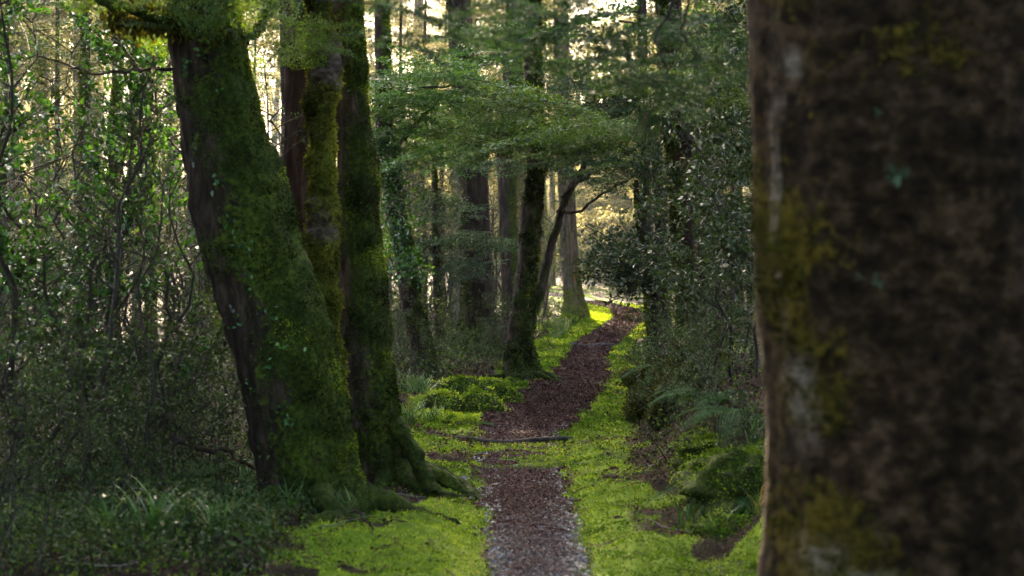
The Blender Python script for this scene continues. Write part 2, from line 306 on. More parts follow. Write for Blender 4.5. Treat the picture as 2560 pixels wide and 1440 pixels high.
def trunk(spec, d, seed, nseg=40, nring=120, amp=.10, rid=.10, flare=.9, roots=5, mossf=None, ztop=None, dtilt=0., fuzz=0, fsize=.02, fmoss=None, lump=0.):
    """spec: rows (py, px, width) from the ground up, in photo pixels at distance d; returns builder, fuzz builder, ring centres"""
    sp = np.array(spec, float); z = CH+(720-sp[:, 0])*d/F; x = (sp[:, 1]-1280)*d/F; rr = sp[:, 2]*d/F/2
    z0 = min(z[0], Hs(x[0], d)); zt = z[-1]; vis = min(zt, CH+820*d/F)
    zz = np.concatenate([np.linspace(z0-.25, vis, int(nring*.85)), np.linspace(vis, zt, max(4, int(nring*.15)))[1:]]) if zt > vis+.1 else np.linspace(z0-.25, zt, nring)
    q = np.linspace(z0-.25, zt, 600); wdt = max(3, int(600*.25/(zt-z0+.25))); kk = np.hanning(2*wdt+1); kk /= kk.sum()
    sm = lambda v: np.convolve(np.pad(np.interp(q, z, v), wdt, mode='edge'), kk, 'valid')
    cx = np.interp(zz, q, sm(x)); cr = np.interp(zz, q, sm(rr)); th = np.linspace(0, 2*math.pi, nseg, endpoint=False); r = rng(seed); ph = r.random()*6
    cyy = d+dtilt*(zz-z0)
    TH, Z = np.meshgrid(th, zz); hgt = np.maximum(Z-z0, 0); rm = float(rr[:3].mean())
    lob = .35+.65*np.clip(np.cos(roots*TH+ph+1.3*np.sin(2*TH+ph)), 0, 1)**1.5
    Rr = cr[:, None]*(1+flare*lob*np.exp(-hgt/(.9*rm+.03)))
    q3 = np.stack([np.cos(TH)*cr[:, None], np.sin(TH)*cr[:, None], Z], -1)
    Rr = Rr*(1+rid*(fbm(np.stack([np.cos(TH)*2.6+ph, np.sin(TH)*2.6, Z*.55/max(rm, .1)*.3+seed], -1), 3)-.5)*2)
    Rr = Rr+amp*rm*(fbm(q3*np.array([1/rm, 1/rm, .45/rm])*2.2+seed, 4)-.5)*2
    if nseg >= 48: Rr = Rr+.10*rm*(fbm(np.stack([np.cos(TH)*7+ph, np.sin(TH)*7, Z*1.6], -1), 3)-.5)+.02*rm*(fbm(q3*np.array([40, 40, 9.]), 2)-.5)*2
    if lump: Rr = Rr+lump*np.clip(fbm(q3*7+seed*1.7, 3)-.42, 0, 1)
    N = np.stack([np.cos(TH), np.sin(TH), 0*TH], -1); V = np.stack([cx[:, None]+Rr*np.cos(TH), cyy[:, None]+Rr*np.sin(TH), Z], -1)
    nz = fbm(q3*3.2+seed*3.1, 4)
    mo = np.clip(mossf(TH, hgt, nz), 0, 1) if mossf else 0*Z
    i = np.arange(V.shape[0]*nseg).reshape(-1, nseg); j = np.roll(i, -1, 1); Fc = np.stack([i[:-1], j[:-1], j[1:], i[1:]], -1).reshape(-1, 4)
    g = G(); g.add(V.reshape(-1, 3), Fc, 0, .5, mo.ravel(), True)
    fz = None
    if fuzz:
        fz = G(); vis_i = np.where(zz < vis)[0]; a = r.choice(vis_i[:-1], 4*fuzz); b = r.integers(0, nseg, 4*fuzz); keep = (mo[a, b] > .35+.5*r.random(4*fuzz)) & (np.sin(th[b]) < .35); a, b = a[keep][:fuzz], b[keep][:fuzz]
        u, v = r.random((2, len(a), 1)); p = V[a, b]*(1-u)+V[a+1, b]*u; p = p*(1-v)+V[np.minimum(a+1, len(zz)-1), (b+1) % nseg]*v*.999+0*v if False else p+(V[a, (b+1) % nseg]-V[a, b])*v
        nn = N[a, b]; dr = nn*.55+r.normal(0, .45, nn.shape)+np.array([0, 0, -.45]); up = nn+r.normal(0, .5, nn.shape)
        scatter(fz, T4, p-.004*nn, dr, up, fsize*(.4+1.1*r.random(len(p)))*(.35+1.3*fbm(p*9+3, 2)), 0, np.clip(1.3*(fbm(p*4, 3)-.5)+.45*r.random(len(p))+.18+.25*np.cos(th[b]), 0, 1))  # angle term paints brighter moss on right sides, in place of sky light
    return g, fz, (zz, cx, cyy, cr)
def place_tube_at(info, z):
    zz, cx, cyy, cr = info; return np.array([np.interp(z, zz, cx), np.interp(z, zz, cyy), z]), float(np.interp(z, zz, cr))
def spray(L, W, ls, nl, seed, droop=.16, twigr=.006, T=T4, jit=.5, up=.0, mleaf=1, mtwig=0):
    """flat leafy branch along +X: axis, alternate side twigs and leaves lying in layers"""
    r = rng(seed); g = G(); t = np.linspace(0, 1, 9); ax = np.stack([t*L, .08*L*np.sin(t*3+seed), up*L*t-droop*L*t*t], -1); tube(g, ax, twigr*(1.15-t), 4, mtwig, .3)
    ns = max(6, int(L*11)); ends = []
    for k in range(ns):
        f = .12+.88*(k+r.random())/ns; p = np.array([np.interp(f, t, ax[:, c]) for c in range(3)]); sgn = 1 if k % 2 else -1
        ln = W*(.25+.75*math.sin(math.pi*min(1, .15+f*.8)))*(.6+.6*r.random()); an = R(40+25*r.random())
        e = p+np.array([math.cos(an)*ln, sgn*math.sin(an)*ln, r.normal(0, .05)*ln-.10*ln]); mid = (p+e)/2+np.array([0, 0, .05*ln])
        tube(g, [p, mid, e], [twigr*.45, twigr*.3, twigr*.12], 3, mtwig, .3); ends.append((p, e, ln))
    A = np.array([p for p, _, _ in ends]); B = np.array([e for _, e, _ in ends]); wgt = np.array([l for *_, l in ends]); k = r.choice(len(ends), nl, p=wgt/wgt.sum())
    f = r.random(nl)**.7; pos = A[k]+(B[k]-A[k])*f[:, None]; dirn = norm(B[k]-A[k]); side = np.cross(dirn, np.array([0, 0, 1.]))*r.choice([-1, 1], nl)[:, None]
    sub = .22*W*(r.random(nl)**1.5)*(1-.4*f); pos = pos+side*sub[:, None]+dirn*sub[:, None]*.5+r.normal(0, .025, (nl, 3))*W*np.array([1, 1, .55])
    dr = dirn*.8+side*(.6+.4*r.random((nl, 1)))+r.normal(0, jit, (nl, 3)); nr = np.array([0, 0, 1.])+r.normal(0, jit, (nl, 3))
    scatter(g, T, pos, dr, nr, ls*(.6+.7*r.random(nl)), mleaf, np.clip(.25*r.random()+.75*r.random(nl), 0, 1)); return g
def xf(yaw, pitch, loc, sc=1., roll=0.):
    c, s = math.cos(yaw), math.sin(yaw); cp, sp = math.cos(pitch), math.sin(pitch); cr_, sr = math.cos(roll), math.sin(roll)
    Rm = np.array([[c, -s, 0], [s, c, 0], [0, 0, 1]])@np.array([[cp, 0, -sp], [0, 1, 0], [sp, 0, cp]])@np.array([[1, 0, 0], [0, cr_, -sr], [0, sr, cr_]])
    return lambda V: V@Rm.T*sc+np.asarray(loc)
SPR = [spray(1.6, .75, .055, 950, 100+k) for k in range(5)]            # beech sprays, near and middle distance
SPF = [spray(2.6, 1.2, .095, 650, 200+k, droop=.2, twigr=.014) for k in range(4)]      # coarser sprays for far crowns
def tier(g, x0, y0, x1, y1, d, n, seed, sc=1., dep=1.2, dz=.10, lib=SPR, rl=.2):
    """a shelf of sprays between two photo points at distance d"""
    r = rng(seed); n = int(n*1.05)
    for k in range(n):
        f = (k+r.random())/n; p = P(x0+(x1-x0)*f, y0+(y1-y0)*f, d)+np.array([r.normal(0, .15), r.normal(0, dep), r.normal(0, dz)])
        yaw = r.choice([0, math.pi])+r.normal(0, .7); s = sc*(.7+.5*r.random())
        p = p-np.array([math.cos(yaw), math.sin(yaw), 0])*.8*s
        g.merge(lib[r.integers(len(lib))], xf(yaw, r.normal(0, .12), p, s, r.normal(0, rl)))
def crown(seed, z0, z1, Rad, n, lib=SPF, top=.35, sc=1.):
    r = rng(seed); g = G()
    for k in range(n):
        f = (k+r.random())/n; z = z0+(z1-z0)*f; rad = Rad*(top+(1-top)*math.sin(math.pi*(.25+.75*f))); yaw = r.random()*6.283
        s = rad/2.6*(.75+.5*r.random())*sc
        g.merge(lib[r.integers(len(lib))], xf(yaw, r.normal(.05, .3), (0, 0, z), s, r.normal(0, .5)))
        if r.random() < .6:
            g.merge(lib[r.integers(len(lib))], xf(yaw+r.normal(0, .5), r.normal(0, .15), (math.cos(yaw)*rad*.4, math.sin(yaw)*rad*.4, z+r.normal(0, .3)), s*.8, r.normal(0, .2)))
    return g
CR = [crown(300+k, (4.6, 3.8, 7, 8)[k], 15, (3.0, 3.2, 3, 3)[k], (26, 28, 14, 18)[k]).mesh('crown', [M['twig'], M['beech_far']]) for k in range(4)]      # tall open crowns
CRH = [crown(320+k, 0, 9, 3.4, 26).mesh('crown', [M['twig'], M['beech']]) for k in range(2)]        # crowns of the near trees, above the frame
def link_child(name, me, parent, loc=(0, 0, 0), rz=0, sc=1.):
    o = bpy.data.objects.new(name, me); COL.objects.link(o); o.parent = parent; o.location = tuple(loc); o.rotation_euler = (0, 0, rz); o.scale = (sc,)*3; return o

# ------------------------------------------------------------------ main trees
def big_tree(name, label, spec, d, seed, bark, moss_m=None, crown_z=None, cat='tree', worn=None, **kw):
    g, fz, info = trunk(spec, d, seed, **kw); zz, cx, cyy, cr = info
    base = np.array([cx[0], d, Hs(cx[0], d)]); root = empty(name, base, label, cat)
    if worn:
        Fc, m_, rn, sm = g.parts[0]; c = g.V[0][0][Fc].mean(1); a = np.arctan2(c[:, 1]-d, c[:, 0]-np.interp(c[:, 2], zz, cx)); mk = np.zeros(len(Fc))
        for (wa, wz, sa, sz) in worn: mk = np.maximum(mk, np.exp(-((a-wa)/sa)**2-((c[:, 2]-wz)/sz)**2)*np.clip(3.2*(fbm(c*np.array([16, 16, 22.]), 3)-.28), 0, 1.2))
        g.parts[0] = (Fc, m_, np.clip(.5+.5*mk, 0, 1), sm)
    t = g.build('trunk', bark, root, base)
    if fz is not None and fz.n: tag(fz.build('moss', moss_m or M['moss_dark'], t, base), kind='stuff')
    if crown_z is not None:
        c, _ = place_tube_at(info, min(crown_z, zz[-1]-.1)); link_child('crown', CRH[seed % 2], root, c-base, seed*1.7)
    return root, base, info, t
right = lambda th0, bias, amt=1.3, na=1.6: (lambda TH, h, n: bias+amt*.5*np.cos(TH-th0)+na*(n-.5))
tall = lambda rows, top=-1700: rows

# leaning tree, left of the path
T1 = [(1330, 802, 290), (1310, 800, 268), (1200, 775, 240), (1100, 760, 238), (1000, 742, 242), (900, 720, 258), (800, 690, 262), (720, 665, 255), (600, 625, 250), (500, 598, 240), (440, 592, 242), (400, 572, 215), (300, 553, 195), (200, 532, 180), (100, 518, 175), (0, 512, 170), (-300, 500, 160), (-1700, 470, 110)]
t1, b1, i1, t1t = big_tree('mossy_tree', 'thick leaning trunk with moss painted lighter, as if lit, down its right edge, left of the path', T1, 9.3, 3, M['bark_pink'], M['moss_dark'], 5.8,
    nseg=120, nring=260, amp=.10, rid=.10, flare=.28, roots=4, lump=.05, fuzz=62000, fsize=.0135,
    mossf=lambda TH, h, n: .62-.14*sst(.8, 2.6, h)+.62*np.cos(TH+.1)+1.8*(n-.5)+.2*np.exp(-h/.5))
g = G(); limb(g, [P(500, 60, 9.25), P(440, 62, 9.1), P(390, 35, 9.), P(330, 15, 8.9), P(270, -10, 8.9), P(180, -60, 8.8)], .032, .018, 5, moss=.9, lump=.05, nseg=12)
limb(g, [P(600, 90, 9.3), P(660, 20, 9.4), P(760, -60, 9.5)], .04, .02, 6, moss=.8, lump=.04, nseg=10)
limb(g, [P(440, 168, 9.2), P(400, 170, 9.1), P(360, 175, 9.05), P(300, 168, 9), P(215, 173, 9), P(60, 150, 8.9)], .014, .004, 7, moss=.2, nseg=6, wob=.05)
g.build('branch', M['bark'], t1, b1)
g = G(); r = rng(11)
for k in range(40): tier(g, *[(330, -20, 640, 40), (480, 40, 640, 110), (640, 0, 860, 70), (240, -60, 420, 0)][k % 4], 9.2, 1, 400+k, .30, .35, .07, rl=.8)
g.build('crown', [M['twig'], M['beech_olive']], t1, b1)
g = G(); r = rng(12)
for (x, y) in ((500, 165), (520, 150), (488, 190), (660, 690), (655, 705), (600, 560), (620, 600), (690, 940), (720, 1010), (640, 620), (560, 250), (740, 860), (705, 900), (575, 470), (690, 1130), (650, 960), (535, 60), (745, 1040), (630, 800), (700, 780)):
    c, rad = place_tube_at(i1, CH+(720-y)*9.3/F); xx = (x-1280)*9.3/F; an = math.asin(max(-.9, min(.9, (xx-c[0])/rad))); nn = np.array([math.sin(an), -math.cos(an), 0]); p = c+nn*(rad*1.06); n = 9
    scatter(g, T6, p+r.normal(0, .03, (n, 3)), r.normal(0, .7, (n, 3))+.4*nn, nn+np.array([0, 0, .5])+r.normal(0, .35, (n, 3)), .035*(.6+.7*r.random(n)), 0, r.random(n))
tag(g.build('climber_leaves', M['glossy'], t1, b1), kind='stuff')
# hanging moss on the limb
fz = G(); q = P(0, 0, 0)
pts = np.stack([np.interp(r.random(1500), [0, .5, 1], [P(a, b, 9.05)[k] for a, b in ((270, -5), (400, 40), (560, 70))]) for k in range(3)], -1)
scatter(fz, T4, pts+r.normal(0, .03, pts.shape)-np.array([0, 0, .05])*fb2(pts[:, 0], pts[:, 2], 9.)[:, None], np.array([0, 0, -1.])+r.normal(0, .35, pts.shape), r.normal(0, 1, pts.shape), .04*(.5+r.random(1500)), 0, r.random(1500))
tag(fz.build('hanging_moss', M['moss_olive'], t1, b1), kind='stuff')

T4s = [(1240, 985, 180), (1200, 972, 160), (1100, 945, 148), (1000, 925, 140), (900, 915, 130), (700, 903, 116), (500, 890, 100), (450, 896, 112), (400, 890, 96), (300, 880, 82), (100, 872, 78), (0, 866, 76), (-1700, 850, 55)]
t4, b4, i4, t4t = big_tree('mossy_tree', 'straight dark moss covered trunk with spreading roots, just behind the leaning one', T4s, 10.8, 8, M['bark'], M['moss_dark'], 6.5,
    nseg=96, nring=240, amp=.14, rid=.12, flare=.55, roots=5, lump=.05, fuzz=52000, fsize=.0135, mossf=lambda TH, h, n: .62+.45*np.cos(TH)+1.3*(n-.5))
g = G(); limb(g, [P(985, 1050, 10.6), P(1025, 1130, 10.5), P(1050, 1190, 10.4), P(1085, 1235, 10.3)], .06, .05, 21, moss=.7, lump=.07, nseg=14); g.build('root', M['bark'], t4, b4)
T2s = [(1235, 880, 120), (800, 800, 92), (600, 772, 86), (400, 748, 80), (250, 752, 76), (100, 748, 70), (0, 745, 70), (-1700, 735, 55)]
big_tree('bare_barked_tree', 'dark reddish brown trunk with little moss, between the leaning trunk and the knobbly pole', T2s, 11.8, 12, M['bark_red'], M['moss_dark'], 7, nseg=64, nring=160, amp=.12, rid=.12, fuzz=3000, mossf=right(0, .05))
T3s = [(1262, 836, 80), (1000, 826, 62), (800, 815, 58), (700, 806, 58), (600, 801, 62), (500, 803, 60), (400, 804, 55), (300, 808, 52), (200, 805, 60), (100, 808, 54), (0, 800, 50), (-700, 780, 32)]
big_tree('mossy_pole', 'slender knobbly pole trunk with olive moss clumps and pale bare rings', T3s, 10.2, 14, M['pole'], M['moss_pole'], None,
    nseg=48, nring=260, amp=.25, rid=.05, flare=.3, lump=.20, fuzz=26000, fsize=.026, mossf=lambda TH, h, n: .86+1.3*(n-.42)+.38*np.sin(h*5.2+.6)-.2*np.cos(TH+.9))
T5s = [(955, 1078, 80), (900, 1062, 60), (800, 1040, 56), (700, 1022, 55), (600, 1005, 52), (500, 985, 50), (400, 968, 45), (300, 960, 42), (0, 955, 36), (-900, 950, 30)]
t5, b5, i5, _ = big_tree('forest_tree', 'leaning trunk hung with glossy climber leaves, behind the trunk with spreading roots', T5s, 23, 16, M['bark_dark'], M['moss_dark'], None, nseg=40, nring=140, fuzz=5000, fsize=.035, mossf=right(.2, .5))
g = G(); r = rng(31)
for k in range(150):
    f = r.random(); p = P(945+80*f+r.normal(0, 26), 350+350*f, 22.5)+np.array([0, r.normal(0, .25), 0]); n_ = 14
    q = p+r.normal(0, .09, (n_, 3)); scatter(g, T6, q, r.normal(0, 1, (n_, 3))+np.array([0, 0, -.2]), r.normal(0, .5, (n_, 3))+np.array([0, -.6, .6]), .085*(.6+.6*r.random(n_)), 0, r.random(n_))
g.build('climber_leaves', M['glossy'], t5, b5)
g = G()
for a in ((920, 215, 1250, 215, 22, 12, 1), (920, 240, 1100, 270, 22.5, 8, 2), (940, 330, 1120, 345, 22, 7, 3), (920, 200, 1200, 185, 24, 8, 4)): tier(g, *a, sc=.95)
limb(g, [P(958, 400, 23), P(1010, 330, 22.6), P(1060, 290, 22.4), P(1130, 230, 22)], .05, .012, 3); limb(g, [P(956, 250, 23), P(1010, 225, 22.6), P(1150, 212, 22)], .04, .012, 4)
g.build('crown', [M['twig'], M['beech']], t5, b5)
T6s = [(905, 1102, 34), (880, 1100, 24), (700, 1092, 21), (500, 1087, 17), (440, 1086, 14), (200, 1080, 10)]
t6, b6, i6, _ = big_tree('slim_tree', 'thin mossy sapling trunk standing left of the widest dark trunk', T6s, 29, 18, M['bark'], M['moss_olive'], None, nseg=20, nring=90, fuzz=2500, fsize=.04, mossf=right(0, .7))
g = G()
for a in ((1050, 610, 1290, 622, 28.5, 10, 11), (1060, 590, 1200, 600, 28.5, 5, 12), (1100, 640, 1260, 690, 29, 4, 13), (1000, 500, 1140, 510, 29, 6, 14)): tier(g, *a, sc=.95)
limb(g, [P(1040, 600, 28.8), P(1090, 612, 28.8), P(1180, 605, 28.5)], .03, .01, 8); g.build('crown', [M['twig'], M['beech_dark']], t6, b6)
T7s = [(893, 1193, 116), (860, 1192, 100), (800, 1195, 86), (700, 1195, 80), (600, 1190, 76), (500, 1187, 72), (400, 1182, 68), (300, 1170, 64), (200, 1160, 62), (100, 1152, 58), (0, 1148, 58), (-900, 1140, 45)]
t7, b7, i7, _ = big_tree('forest_tree', 'widest dark brown trunk in the middle of the forest left of the path', T7s, 31, 20, M['bark_dark'], M['moss_dark'], 10, nseg=56, nring=160, amp=.12, flare=.45, fuzz=5000, fsize=.045, mossf=lambda TH, h, n: .25+.9*np.exp(-h/.9)+.35*np.cos(TH-2.6)+1.3*(n-.5))
g = G()
for a in ((1050, 330, 1320, 300, 28, 12, 21), (1080, 360, 1250, 375, 28, 6, 22), (1100, 60, 1300, 110, 30, 7, 23), (1200, 130, 1500, 160, 30, 8, 24)): tier(g, *a)
g.build('lower_foliage', [M['twig'], M['beech']], t7, b7)
T8s = [(875, 1285, 60), (700, 1275, 42), (500, 1268, 46), (400, 1268, 50), (200, 1280, 48), (0, 1290, 45), (-900, 1300, 40)]
big_tree('forest_tree', 'brown trunk wrapped in fine climbers behind the twisted mossy tree', T8s, 33, 22, M['bark'], M['moss_olive'], 11, nseg=36, nring=100, fuzz=3000, fsize=.05, mossf=right(0, .35))
T9s = [(948, 1312, 95), (930, 1310, 80), (880, 1300, 66), (800, 1302, 58), (720, 1312, 50), (650, 1320, 44), (600, 1322, 48), (500, 1335, 46), (400, 1340, 44), (200, 1335, 40), (0, 1330, 36), (-900, 1325, 30)]
t9, b9, i9, t9t = big_tree('twisted_tree', 'twisted moss covered tree with a leaning second stem beside the path', T9s, 23.5, 24, M['bark'], M['moss_dark'], None, nseg=56, nring=200, amp=.22, rid=.12, flare=.6, roots=4, lump=.08, fuzz=14000, fsize=.034, mossf=lambda TH, h, n: .45+.5*np.exp(-h/1.2)+.35*np.cos(TH+.4)+1.3*(n-.5))
g = G(); limb(g, [P(1310, 890, 23.6), P(1328, 760, 23.7), P(1362, 640, 23.7), P(1385, 560, 23.7), P(1405, 500, 23.7), P(1440, 440, 23.7), P(1462, 390, 23.7), P(1490, 300, 23.6)], .085, .035, 33, n=50, moss=lambda V, N: np.clip(.3+.4*np.exp(-(V[..., 2]-.5))+1.2*(fbm(V*5, 3)-.5), 0, 1), lump=.06, nseg=14)
limb(g, [P(1405, 500, 23.7), P(1440, 465, 23.5), P(1480, 445, 23.3), P(1545, 405, 23)], .035, .012, 34, moss=.4, lump=.03, nseg=8)
limb(g, [P(1395, 530, 23.7), P(1440, 530, 23.4), P(1490, 500, 23.2), P(1600, 430, 23)], .03, .008, 35, moss=.4, lump=.02, nseg=8)
g.build('second_stem', M['bark'], t9, b9)
g = G()
for a in ((1180, 290, 1480, 330, 21, 14, 31), (1210, 260, 1340, 280, 21, 6, 32), (1300, 350, 1580, 335, 20.5, 12, 33)): tier(g, *a, sc=.95)
g.build('crown', [M['twig'], M['beech_olive']], t9, b9)
g = G()
for a in ((1400, 380, 1640, 390, 23, 9, 34), (1440, 430, 1560, 410, 23, 4, 35), (1300, 390, 1420, 420, 24, 4, 36)): tier(g, *a, sc=.8)
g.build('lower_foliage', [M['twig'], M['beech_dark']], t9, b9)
for nm, lb, sp, sd in (('pale_tree', 'thicker of two pale trunks joined at a mossy foot beside the far bend', [(776, 1436, 56), (760, 1430, 40), (740, 1425, 32), (650, 1415, 27), (500, 1408, 24), (300, 1400, 27), (0, 1395, 24), (-500, 1390, 20)], 26),
                       ('pale_tree', 'thinner of two pale trunks joined at a mossy foot beside the far bend', [(774, 1452, 40), (740, 1447, 24), (650, 1437, 20), (500, 1428, 20), (300, 1420, 18), (0, 1412, 16), (-500, 1405, 14)], 27)):
    big_tree(nm, lb, sp, 48+.3*(sd-26), sd, M['bark_far'], M['moss_dark'], 13, nseg=32, nring=90, flare=.4, fuzz=1500, fsize=.06, mossf=lambda TH, h, n: .2+1.0*np.exp(-h/.7)+1.2*(n-.5))
T11 = [(1000, 1648, 50), (900, 1640, 36), (800, 1636, 31), (700, 1630, 28), (640, 1622, 22), (560, 1600, 16), (450, 1590, 10)]
t11, b11, i11, _ = big_tree('small_tree', 'small dark tree with a drooping leafy crown over the right edge of the path', T11, 18, 28, M['bark_dark'], M['moss_olive'], None, nseg=28, nring=90, fuzz=3000, fsize=.03, mossf=right(2.6, .4))
def leafy(g, lst, seed, ls, T=T6, spread=.10, m=1, n=26, twig=True, up=.5):
    r = rng(seed)
    for (x, y, d) in lst:
        p = P(x, y, d); a = r.random()*6.283; L = .25+.3*r.random(); e = p+np.array([math.cos(a)*L, math.sin(a)*L*.8, L*r.normal(.2, .4)])
        if twig: tube(g, [p, (p+e)/2+r.normal(0, .03, 3), e], [.006, .004, .002], 3, 0, .3)
        f = r.random((n, 1)); q = p+(e-p)*f+r.normal(0, spread*.5, (n, 3)); dr = norm(e-p)*.6+r.normal(0, .7, (n, 3)); nr = np.array([0, -.25, up])+r.normal(0, .45, (n, 3))
        scatter(g, T, q, dr, nr, ls*(.6+.7*r.random(n)), m, r.random(n))
g = G(); r = rng(51); pts = [(r.normal(1590, 52), r.normal(655, 30), 17.6+r.normal(0, .5)) for k in range(95)]+[(r.normal(1560, 30), r.normal(690, 22), 17.4) for k in range(25)]
leafy(g, pts, 52, .062)
for e in ((1500, 660), (1560, 640), (1680, 640), (1650, 600)): limb(g, [P(1628, 690, 18), P((1628+e[0])/2, e[1]-12, 17.8), P(e[0], e[1], 17.5)], .03, .008, e[0], m=0)
g.build('crown', [M['twig'], M['pepper']], t11, b11)
T12 = [(905, 1655, 50), (800, 1628, 34), (600, 1618, 30), (400, 1612, 28), (200, 1608, 24), (0, 1605, 22), (-700, 1600, 18)]
t12, b12, *_ = big_tree('forest_tree', 'slim mossy trunk rising behind the small drooping tree', T12, 26, 30, M['bark'], M['moss_olive'], 9, nseg=32, nring=90, fuzz=3000, fsize=.04, mossf=right(2.8, .45))
g = G()
for a in ((1480, 230, 1700, 215, 24, 9, 41), (1500, 280, 1700, 290, 24.5, 7, 42), (1340, 190, 1560, 200, 26, 7, 43), (1550, 120, 1850, 130, 25, 8, 44), (1650, 330, 1860, 350, 24, 6, 45)): tier(g, *a, sc=.95)
for a in (((1604, 260), (1540, 250), (1470, 262), (1400, 300)), ((1600, 180), (1530, 240), (1470, 220), (1390, 180)), ((1606, 330), (1540, 300), (1480, 310))): limb(g, [P(x, y, 25.5) for x, y in a], .05, .012, a[1][0], wob=.12, moss=.4)
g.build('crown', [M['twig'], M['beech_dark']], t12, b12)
T12b = [(910, 1668, 40), (700, 1656, 26), (560, 1650, 25), (480, 1646, 24), (400, 1640, 22), (250, 1600, 18), (100, 1560, 14)]
big_tree('forest_tree', 'thin dark trunk bending left, close right of the slim mossy trunk', T12b, 25, 32, M['bark_dark'], M['moss_dark'], 5.6, nseg=24, nring=80, fuzz=1500, fsize=.04, mossf=right(0, .3))
T13 = [(1010, 1740, 110), (900, 1732, 70), (800, 1722, 60), (700, 1715, 56), (500, 1702, 52), (400, 1700, 58), (300, 1695, 82), (240, 1690, 92), (150, 1680, 66), (0, 1672, 60), (-900, 1660, 45)]
t13, b13, *_ = big_tree('forest_tree', 'trunk with a swollen reddish patch high up, behind the dark shrubs', T13, 16.5, 34, M['bark_red'], M['moss_olive'], 8, nseg=56, nring=150, amp=.15, fuzz=7000, fsize=.03, mossf=lambda TH, h, n: .45+.5*np.cos(TH-3.0)+1.5*(n-.5)-.6*sst(3.2, 3.5, h)*sst(4.2, 3.9, h)*(np.cos(TH) > -.3))
g = G(); r = rng(61); n = 500; q = P(1645, 265, 16.2)+r.normal(0, 1, (n, 3))*np.array([.12, .12, .06])
for k in range(260): p0 = q[k]; tube(g, [p0, p0+np.array([r.normal(0, .05)-.03, r.normal(0, .05), -.08]), p0+np.array([r.normal(0, .10)-.06, r.normal(0, .08), -.30-.15*r.random()])], [.004, .004, .001], 3, 0, r.random())
g.build('perching_grass', M['grass'], t13, b13)
g = G()
for a in ((1640, 210, 1790, 260, 15.5, 8, 51), (1700, 150, 1800, 170, 15, 5, 52)): tier(g, *a, sc=.6)
g.build('lower_foliage', [M['twig'], M['beech_olive']], t13, b13)

# near trunk at the right, out of focus, with a bough that hangs into the top of the view
TN = [(2000, 2312, 860), (1700, 2302, 760), (1440, 2288, 692), (1200, 2278, 682), (1000, 2266, 676), (700, 2246, 690), (400, 2240, 712), (0, 2242, 756), (-400, 2245, 770), (-4500, 2255, 480)]
tn, bn, in_, tnt = big_tree('near_tree', 'huge blurred brown trunk close to the viewer with olive moss and pale lichen patches', TN, 4.2, 40, M['bark_near'], M['moss_olive'], 7, nseg=110, nring=220, worn=[(-2.62, CH-.25, .16, .05), (-2.58, CH-.35, .13, .09), (-2.5, CH-.75, .25, .05), (-2.55, CH+.62, .08, .04), (-2.68, CH+.5, .06, .03), (-2.2, CH-.8, .3, .04), (-2.75, CH+.2, .05, .3)], amp=.09, rid=.05, flare=.5, fuzz=26000, fsize=.014,
    mossf=lambda TH, h, n: .04+1.7*(n-.5)+.36*np.exp(-((TH-3.8)/.75)**2)+.5*np.exp(-((h-1.6)/.22)**2)*np.exp(-((TH-3.75)/.5)**2)+.45*np.exp(-((h-.7)/.2)**2)*np.exp(-((TH-3.9)/.5)**2))
def face_angle(px, py):            # bearing on the near trunk, measured from the side facing the viewer, of a spot seen at this pixel
    z = P(px, py, 3.95)[2]; c, q = place_tube_at(in_, z); a = np.linspace(-1.5, 1.5, 400)
    return float(a[np.argmin(np.abs(1280+(c[0]+q*np.sin(a))/(4.2-q*np.cos(a))*F-px))])
g = G(); r = rng(71)
for (x, y, s, n) in ((2245, 452, .028, 12), (2200, 300, .012, 8), (2190, 700, .013, 10), (2150, 690, .011, 8), (2180, 1320, .013, 8)):
    an = face_angle(x, y); p = P(x, y, 3.95); c_, q_ = place_tube_at(in_, p[2]); p[0] = c_[0]+(q_+.012)*math.sin(an); p[1] = 4.2-(q_+.012)*math.cos(an)
    nn = np.array([math.sin(an), -math.cos(an), 0]); a = np.linspace(0, 6.28, n, endpoint=False); tv = np.array([math.cos(an), math.sin(an), 0])
    dr = np.cos(a)[:, None]*tv+np.sin(a)[:, None]*np.array([0, 0, 1.])+.4*nn; scatter(g, T6, p+r.normal(0, s*.5, (n, 3)), dr, np.repeat(nn[None], n, 0), s*(.6+.8*r.random(n)), 0, r.random(n))
LI = leafmat('lichen_leaves', [(0, (.015, .028, .008)), (1, (.04, .065, .018))], .6, .2); tag(g.build('lichen', LI, tnt, bn), kind='stuff')
g = G(); zt = 3.2
bough = [P(1960, -260, 4.6), P(1800, -130, 5.4), P(1690, -30, 6.0), P(1600, 0, 6.3), P(1450, -15, 6.5), P(1300, -25, 6.8)]
limb(g, bough, .022, .008, 3, m=0, moss=.6, lump=.02, nseg=8); limb(g, [P(1740, -60, 5.7), P(1700, 80, 5.8), P(1740, 150, 5.8)], .009, .003, 4, m=0, nseg=6, wob=.015); limb(g, [P(1690, -30, 6.), P(1640, 90, 6.), P(1670, 190, 6.)], .008, .003, 6, m=0, nseg=6, wob=.015)
SPN = [spray(.7, .30, .030, 420, 500+k, droop=.25, twigr=.004) for k in range(3)]
r = rng(73)
for k in range(60):
    a = [(1180, 20, 1420, 50), (1400, 50, 1600, 110), (1560, 60, 1730, 150), (1250, -40, 1700, -10), (1620, 120, 1770, 215)][k % 5]; tier(g, *a, 6.0+.5*r.random(), 1, 700+k, .62, .3, .05, SPN)
g.build('bough', [M['twig'], M['beech_dark']], tn, bn)

